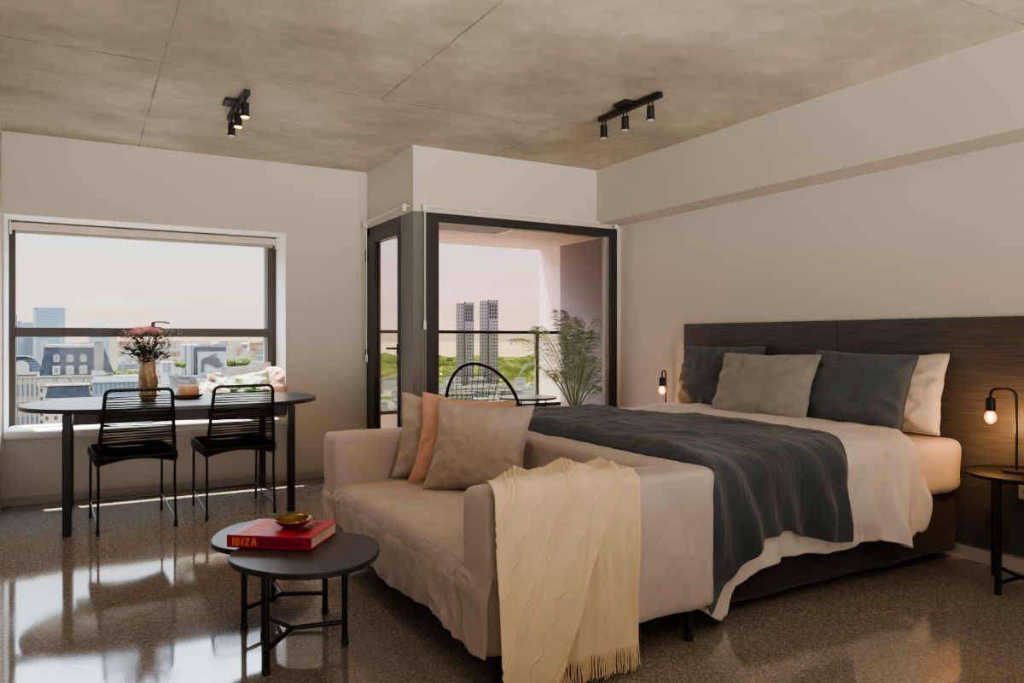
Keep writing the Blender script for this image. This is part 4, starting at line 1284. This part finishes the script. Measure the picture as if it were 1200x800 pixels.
D = 330.0; t = placed('roof_pavilion', 'low slate roofed pavilion with a cluttered terrace below the mansard roof', 'building', 80, D)
hw = px2m(23, D); zt_ = zloc(452, D); zb = zloc(466, D)
bld(t, -hw, hw, 0, 12, 0, zb, F['cream'])
MB().add([(-hw, 0, zb), (hw, 0, zb), (hw, 12, zb), (-hw, 12, zb), (-hw * .9, 1.5, zt_), (hw * .9, 1.5, zt_), (hw * .9, 10, zt_), (-hw * .9, 10, zt_)], [(0, 1, 5, 4), (1, 2, 6, 5), (2, 3, 7, 6), (3, 0, 4, 7), (4, 5, 6, 7)]).build('roof', slate, t, local=True)
q = MB().box(-hw * .95, hw * .95, 1, 10, zt_, zt_ + .6)
for j in range(9): q.box(-hw * .8 + j * hw * .19, -hw * .8 + j * hw * .19 + .9, 2 + (j * 37 % 5), 3.2 + (j * 37 % 5), zt_ + .5, zt_ + 1.4 + (j % 3) * .5)
q.build('terrace', sun_mat('terrace_tiles', (.62, .48, .38)), t, local=True)
# chimney tower
D = 345.0; t = placed('roof_tower', 'grey stone rooftop tower right of the mansard roof', 'tower', 115.5, D)
h1 = zloc(400, D); z0_ = zloc(437, D); r = px2m(4.6, D)
bld(t, -r, r, 0, 2 * r, 0, h1, sun_mat('old_stone', (.33, .29, .24)))
MB().box(-r - .5, r + .5, -.5, 2 * r + .5, h1, h1 + .9).box(-r * 1.5, r * 1.5, -.6, 2 * r, z0_ - 1, z0_ + 1).build('tower_cornice', stone, t, local=True)
MB().add([(r, 0, z0_), (r + 4.5, 0, z0_), (r + 4.5, 6, z0_), (r, 6, z0_), (r + .4, 3, z0_ + 12)], [(0, 1, 4), (1, 2, 4), (2, 3, 4), (3, 0, 4)]).build('spire_roof', slate, t, local=True)
# classical building at the left
D = 380.0; t = placed('classical_building', 'cream classical building with pilasters and a curved slate roof at far left', 'building', 24, D)
hw = px2m(21, D); ze = zloc(437, D)
bld(t, -hw, hw, 0, 20, 0, ze, sun_mat('classical_stone', (.64, .53, .39)))
MB().box(-hw - .5, hw + .5, -.9, 20, ze - .8, ze + .4).box(-hw - .3, hw + .3, -.6, 20, zloc(443, D), zloc(442, D)).box(-hw - .3, hw + .3, -.6, 20, zloc(471, D), zloc(469, D)).build('cornice', stone, t, local=True)
for j in range(9):
    x = -hw + 1 + j * (2 * hw - 2) / 8; MB().box(x - .35, x + .35, -.5, 0, zloc(500, D), zloc(443, D)).build('pilaster', stone, t, local=True)
for j in range(8):
    x = -hw + 2.1 + j * (2 * hw - 2) / 8
    for (a, b) in ((464, 450), (482, 474), (497, 488)):
        MB().box(x - .6, x + .6, -.12, 0, zloc(a, D), zloc(b, D)).build('window', dk, t, local=True)
q = MB(); n = 12
prof = [(hw * 1.0 * cos(pi / 2 * k / 8) ** .6, ze + (zloc(417, D) - ze) * sin(pi / 2 * k / 8)) for k in range(8)] + [(hw * .3, zloc(417, D))]
for (a, za), (b, zb_) in zip(prof, prof[1:]): q.add([(-a, 1, za), (a, 1, za), (b, 1 + (hw - b) * .4, zb_), (-b, 1 + (hw - b) * .4, zb_), (-a, 18, za), (a, 18, za), (b, 17, zb_), (-b, 17, zb_)], [(0, 1, 2, 3), (1, 5, 6, 2), (4, 0, 3, 7)])
q.build('curved_roof', plain('blue_slate', (.05, .056, .062), .8, spec=.1), t, local=True)
cxm = px2m(1.0, D)
ol = [(cxm - 3.3, ze), (cxm + 3.3, ze)] + [(cxm + 3.3 * cos(a), ze + 3 + 3.2 * sin(a)) for a in [pi * j / 12 for j in range(13)]]
n = len(ol); MB().add([(a, -.6, b) for a, b in ol] + [(a, 6, b) for a, b in ol], [tuple(range(n)), tuple(range(2 * n - 1, n - 1, -1))] + [(i, (i + 1) % n, n + (i + 1) % n, n + i) for i in range(n)]).build('arched_gable', stone, t, local=True)

# far towers
D = 1150.0; t = placed('glass_tower', 'tall blue green glass office tower behind the mansard building', 'building', 59, D)
bld(t, -px2m(13, D), px2m(15, D), 0, 40, 0, zloc(360.5, D), F['glassy']); bld(t, -px2m(17, D), -px2m(13, D), 2, 40, 0, zloc(362, D), sun_mat('pale_core', (.60, .60, .57)), 'core')
MB().box(-px2m(17, D), px2m(15, D), 0, 40, zloc(361, D), zloc(359.8, D)).build('roof_rim', plain('dark_rim', (.2, .25, .27), .5), t, local=True)
D = 1400.0; t = placed('office_tower', 'mid rise grey tower with stepped crown at the far left of the skyline', 'building', 18, D)
bld(t, -px2m(7, D), px2m(6, D), 0, 40, 0, zloc(376, D), F['grey']); bld(t, -px2m(4, D), px2m(2, D), 4, 30, zloc(376, D), zloc(368.5, D), F['grey'], 'crown')
D = 1300.0; t = placed('office_block', 'broad blue grey office block left of the glass tower', 'building', 33, D)
bld(t, -px2m(9, D), px2m(8, D), 0, 40, 0, zloc(377.5, D), F['glassy']); bld(t, -px2m(3, D), px2m(9, D), -20, 0, 0, zloc(396, D), F['dark'], 'dark_wing')
D = 1000.0; t = placed('pyramid_tower', 'tower with a green glass pyramid top behind the window transom', 'building', 116, D)
r = px2m(11.5, D); zb = zloc(384, D)
bld(t, -r, r, 0, 2 * r, 0, zb, F['glassy'])
MB().add([(-r, 0, zb), (r, 0, zb), (r, 2 * r, zb), (-r, 2 * r, zb), (0, r, zloc(374.5, D))], [(0, 1, 4), (1, 2, 4), (2, 3, 4), (3, 0, 4)]).build('pyramid_roof', plain('green_copper', (.07, .10, .09), .9, spec=.05), t, local=True)
D = 900.0; t = placed('ochre_tower', 'slender ochre tower beside the pyramid topped tower', 'building', 133, D)
bld(t, -px2m(4, D), px2m(4, D), 0, 15, 0, zloc(389, D), facade('ochre_facade', (.60, .50, .30), (.35, .33, .25), 3, 3.5, .3, .6))
D = 800.0
for px, top, wd, lb in ((104, 283, .45, 'very tall thin antenna mast rising above the skyline'), (81.5, 367, .3, 'short antenna mast, the left of the pair beside the glass tower'), (86.5, 368, .3, 'short antenna mast, the right of the pair beside the glass tower')):
    t = placed('antenna_mast', lb, 'antenna', px, D); z1_ = zloc(top, D)
    MB().tube([(0, 0, 0), (0, 0, z1_)], wd, 6, taper=[1.2, .6]).build('mast', plain('grey_mast', (.30, .28, .27), .6), t, local=True)
    if top < 300: MB().box(-1.6, 1.6, -1, 1, z1_ - 3.5, z1_ - 2.4).build('antenna_head', plain('mast_head', (.3, .28, .27), .6), t, local=True)
# roofs in the middle distance
D = 290.0; t = placed('slate_block', 'long flat blue grey block with white parapets behind the vase', 'building', 139, D)
hw = px2m(27, D); zt_ = zloc(447, D)
bld(t, -hw, hw, 0, 16, 0, zt_, facade('blue_grey_facade', (.22, .25, .27), (.12, .14, .15), 1.6, 6, .5, .7, roof=(.5, .52, .52)))
MB().box(-hw - .3, hw + .3, -.4, .3, zt_ - .2, zt_ + .9).box(-hw, hw, 15, 16, zt_, zt_ + 1.4).box(-hw * .2, hw * .9, 4, 8, zt_, zt_ + 2.2).build('parapet', sun_mat('white_parapet', (.68, .66, .62)), t, local=True)
D = 560.0; t = placed('framed_building', 'dark framed building with a pale angular panel on its front', 'building', 246, D)
h0, h1 = zloc(437, D), zloc(406, D)
bld(t, -px2m(18, D), px2m(18, D), 3, 24, 0, h1, plain('dark_panelling', (.03, .032, .034), 1, spec=0))
pl = plain('pale_panel', (.17, .17, .17), 1, spec=0)
o = MB().box(-px2m(13, D), px2m(18.5, D), 0, 3, h0 - 6, zloc(412, D)).build('front_panel', pl, t, local=True)
q = MB(); zz = lambda py: zloc(py, D); xx = lambda px: px2m(px - 246, D)
for pts in ([(236, 421), (254, 413), (254, 415), (240, 428), (240, 436), (236, 436)], [(246, 427), (254, 422), (262, 427), (254, 432)], [(240, 424), (252, 418), (258, 421), (246, 428)]):
    n = len(pts); q.add([(xx(a), -.3, zz(b)) for a, b in pts], [tuple(range(n))])
q.build('angular_relief', plain('dark_relief', (.04, .04, .042), 1, spec=0), o, local=True)
D = 700.0
for k, px in enumerate((215, 222, 229)):
    t = placed('silo', ('left', 'middle', 'right')[k] + ' one of three pale cylindrical silos beside the framed building', 'silo', px, D)
    MB().lathe([(px2m(3.3, D), 0), (px2m(3.3, D), zloc(404, D)), (px2m(1.5, D), zloc(402.5, D))], 20).build('shell', plain('silo_concrete', (.17, .17, .17), 1, spec=0), t, local=True, smooth=True)
D = 420.0; t = placed('small_white_building', 'small white building with two columns of dark windows right of the vase', 'building', 196, D)
bld(t, -px2m(7, D), px2m(7, D), 0, 12, 0, zloc(424, D), F['shed'])
for sx in (-2.6, 2.0):
    for a, b in ((428, 425), (432, 429), (436, 433)): MB().box(px2m(sx, D) - .9, px2m(sx, D) + .9, -.2, 0, zloc(a, D), zloc(b, D)).build('window', dk, t, local=True)
D = 1500.0; t = placed('water_tower', 'pale mushroom shaped water tower on the horizon', 'tower', 287, D)
MB().lathe([(3, 0), (3, zloc(407, D)), (9, zloc(404.5, D)), (9, zloc(402.5, D)), (2, zloc(401, D))], 16).build('tank', sun_mat('pale_tank', (.62, .58, .54)), t, local=True, smooth=True)

# the twin towers by the river
for px, top, ww, lb in ((545.0, 354, 21, 'left one of the twin residential towers beyond the balcony'), (573.0, 351.5, 22, 'right one of the twin residential towers beyond the balcony')):
    D = 960.0; t = placed('residential_tower', lb, 'building', px, D, 0, 'twin towers by the river'); hh_ = zloc(top, D); w_ = px2m(ww, D)
    bld(t, -w_ * .5, -w_ * .04, 0, w_, 0, hh_ - 1, F['tower'], 'balcony_side'); bld(t, w_ * .0, w_ * .5, -1, w_, 0, hh_, F['tower'], 'street_side')
    bld(t, -w_ * .06, w_ * .02, -1.5, w_ - 2, 0, hh_ + 1, F['tower_dark'], 'core'); bld(t, w_ * .03, w_ * .46, -1.3, w_ - 4, hh_ * .78, hh_ - 4, F['tower_dark'], 'crown')

# low blocks of the city, one object each
random.seed(41)
TAKEN = [(far(px, d), r_) for px, d, r_ in ((82, 363, 24), (80, 336, 18), (115, 348, 8), (22, 388, 24), (59, 1165, 45), (18, 1420, 40), (33, 1320, 45), (116, 1010, 26),
         (133, 905, 14), (104, 800, 4), (81.5, 800, 3), (86.5, 800, 3), (139, 298, 19), (246, 570, 26), (222, 700, 16), (196, 425, 10), (287, 1500, 12),
         (545, 970, 30), (573, 970, 30), (215, 625, 22), (275, 660, 26), (140, 540, 26), (36, 270, 22))]
mats = ['cream', 'white', 'grey', 'brick', 'white', 'cream', 'shed']
TONE = {'cream': 'cream', 'white': 'white', 'grey': 'grey', 'brick': 'reddish brick', 'shed': 'pale'}


def low(px, d, w_, dp, top, mat, where, group, extra, name='low_block'):
    x, y = far(px, d + dp / 2); r_ = math.hypot(w_, dp) / 2
    for (a, b), q in TAKEN:
        if math.hypot(a - x, b - y) < r_ + q * 1.02: return
    TAKEN.append(((x, y), r_))
    t = placed(name, 'low %s flat roofed block among many %s' % (TONE[mat], where), 'building', px, d, extra, group + ', ' + TONE[mat])
    hw = w_ / 2
    bld(t, -hw, hw, 0, dp, 0, top, F[mat])
    q = MB(); q.box(-hw - .2, hw + .2, -.3, .3, top - .1, top + .8).box(-hw - .2, -hw + .3, 0, dp, top, top + .8).box(hw - .3, hw + .2, 0, dp, top, top + .8).box(-hw, hw, dp - .3, dp + .2, top, top + .8)
    for j in range(random.randint(2, 4)):
        a = random.uniform(-hw * .8, hw * .4); b = random.uniform(1, dp * .6); q.box(a, a + random.uniform(2, w_ * .35), b, b + random.uniform(2, 5), top, top + random.uniform(1.5, 3.5))
    q.build('roof_structures', F[random.choice(('shed', 'cream', 'white'))], t, local=True)


for d, step, hmin, hmax, wmin, wmax in ((240, 9, 8, 17, 9, 15), (290, 9, 10, 20, 10, 17), (340, 8, 12, 22, 11, 19), (400, 8, 14, 24, 13, 22), (470, 7, 14, 25, 13, 24), (550, 7, 15, 27, 15, 28), (650, 7, 16, 30, 18, 32), (770, 7, 16, 30, 18, 34), (900, 8, 18, 32, 22, 40), (1060, 9, 18, 32, 26, 42), (1240, 9, 18, 34, 26, 46)):
    px = -8
    while px < 335:
        p = px + random.uniform(-3, 3); w_ = random.uniform(wmin, wmax); h_ = random.uniform(hmin, hmax); mt = random.choice(mats)
        if 225 < p < 270 and d < 620: h_ = min(h_, 8)
        low(p, d * random.uniform(.97, 1.03), w_, random.uniform(10, 18), h_, mt, 'beyond the wide window', 'low blocks beyond the wide window', random.uniform(-.25, .25))
        px += step
for d, w0, h0_ in ((1420, 34, 34), (2230, 50, 34), (2700, 62, 46), (3300, 80, 56)):
    px = 62 if d > 2000 else 150
    while px < 332:
        low(px + random.uniform(-2, 2), d * random.uniform(.98, 1.02), w0 * random.uniform(.5, .95), random.uniform(18, 26), h0_ * random.uniform(.62, 1.0), random.choice(('brick', 'cream', 'grey', 'brick', 'white')), 'on the hazy horizon of the wide window', 'horizon blocks beyond the wide window', random.uniform(-.25, .25))
        px += 6.5
for d in (380, 500, 640, 720):
    px = 160
    while px < 335:
        low(px + random.uniform(-2, 2), d * random.uniform(.98, 1.02), random.uniform(9, 17), random.uniform(7, 11), random.uniform(13, 27), random.choice(('brick', 'cream', 'white', 'brick', 'cream')), 'beyond the wide window', 'low blocks beyond the wide window', random.uniform(-.25, .25))
        px += 6
for d, step in ((480, 10), (560, 10), (650, 10), (740, 10), (830, 10), (930, 11)):
    px = 430
    while px < 650:
        p = px + random.uniform(-4, 4)
        low(p, d * random.uniform(.97, 1.03), random.uniform(14, 34), random.uniform(10, 18), random.uniform(5, 14), random.choice(('shed', 'grey', 'white', 'shed', 'cream')), 'at the docks seen through the balcony glass', 'dock blocks beyond the balcony', random.uniform(-.5, .2), 'dock_block'); px += step

# street trees
M['tree'] = plain('tree_green', (.045, .053, .016), 1, spec=0, var=.45, vs=.6)


def make_tree(px, d, top, rad, label, group):
    t = placed('city_tree', label, 'tree', px, d, 0, group)
    zc = top - rad
    mb = MB()

    def crown(u, v):
        a = 2 * pi * u; b = pi * v; r = rad * (1 + .35 * fbm((cos(a) * 2 + px, sin(a) * 2, b * 2), 1, 3))
        return (r * sin(b) * cos(a), r * sin(b) * sin(a), zc + r * cos(b) * .85)
    mb.grid(crown, 20, 12).build('crown', 'tree', t, local=True, smooth=True)
    MB().tube([(0, 0, 0), (0, 0, zc)], rad * .08, 6).build('trunk', plain('trunk', (.1, .07, .05), .9), t, local=True)


for k in range(9): make_tree(10 + (k % 5) * 12 + (k // 5) * 6, 258 + (k // 5) * 9, 25 + (k * 7 % 3), 2.6 + .1 * (k % 3), 'leafy green street tree seen under the left end of the dining table', 'street trees below the table end')
for k in range(5): make_tree(203 + k * 5.6 if k < 3 else 206 + (k - 3) * 8, 606 if k < 3 else 618, 60 + farz(421 + k % 3, 610), 2.9, 'green tree in the row left of the dark framed building', 'trees left of the framed building')
for k in range(7): make_tree(264 + (k % 4) * 8 + (k // 4) * 4, 632 + (k // 4) * 14, 60 + farz(419 + k % 3, 640), 3.4, 'green tree in the row right of the dark framed building', 'trees right of the framed building')
for k in range(8): make_tree(116 + (k % 4) * 14 + (k // 4) * 7, 522 + (k // 4) * 14, 60 + farz(434, 520), 3.6, 'green tree among the roofs behind the vase', 'trees behind the vase')

# ------------------------------------------------------------------ sky and light
wd = bpy.data.worlds.new('sky'); scene.world = wd; wd.use_nodes = True; nt = wd.node_tree
bg = nt.nodes['Background']; tc = nt.nodes.new('ShaderNodeTexCoord'); sp = nt.nodes.new('ShaderNodeSeparateXYZ')
link(nt, tc.outputs['Generated'], sp.inputs[0])
col = ramp(nt, sp.outputs['Z'], [(0, (.90, .64, .47)), (.05, (.88, .72, .60)), (.13, (.78, .77, .76)), (.3, (.62, .71, .82)), (1, (.42, .56, .78))])
mp = nt.nodes.new('ShaderNodeMapping'); mp.inputs['Scale'].default_value = (1, 1, 9); link(nt, tc.outputs['Generated'], mp.inputs['Vector'])
cl = noise_tex(nt, mp.outputs['Vector'], 3.5, 5, .6)
col = mix(nt, ramp(nt, cl, [(.52, (0, 0, 0)), (.72, (.55, .55, .55))]), col, (.95, .93, .92))
link(nt, col, bg.inputs['Color'])
zz = math_node(nt, 'MULTIPLY', math_node(nt, 'SUBTRACT', sp.outputs['Z'], .22), 3.5); zz.node.use_clamp = True
link(nt, math_node(nt, 'ADD', math_node(nt, 'MULTIPLY', zz, 13.0), 1.6), bg.inputs['Strength'])

sl = bpy.data.lights.new('sun', 'SUN'); sl.energy = 26; sl.angle = R(.6); sl.color = (1, .90, .74)
so = bpy.data.objects.new('sun', sl); COL.objects.link(so)
so.rotation_euler = Vector((-.11, .36, 1)).to_track_quat('Z', 'Y').to_euler()


def area(name, loc, target, sx, sy, e, col):
    l = bpy.data.lights.new(name, 'AREA'); l.shape = 'RECTANGLE'; l.size = sx; l.size_y = sy; l.energy = e; l.color = col
    o = bpy.data.objects.new(name, l); COL.objects.link(o); o.location = loc
    o.rotation_euler = (Vector(target) - Vector(loc)).to_track_quat('-Z', 'Y').to_euler(); return o


p1 = area('window_portal', (.47, YG + .1, 1.25), (.47, 0, 1.25), 1.95, 1.6, 1, (1, 1, 1)); p1.data.cycles.is_portal = True
p2 = area('balcony_portal', (3.2, YB + .14, 1.05), (3.2, 0, 1.05), 1.9, 2.1, 1, (1, 1, 1)); p2.data.cycles.is_portal = True
area('room_fill', (.9, -2.45, 1.3), (1.2, 6, 1.1), 3.8, 2.3, 21, (1, .91, .82))  # added fill for light from the unseen room, no lamp stands here
up = area('ceiling_fill', (1.2, -1.9, 1.0), (1.7, 2.4, 3.5), 3.2, 1.2, 80, (1, .93, .82)); up.data.spread = R(76)  # added beam that brightens the ceiling from behind the camera; no lamp there
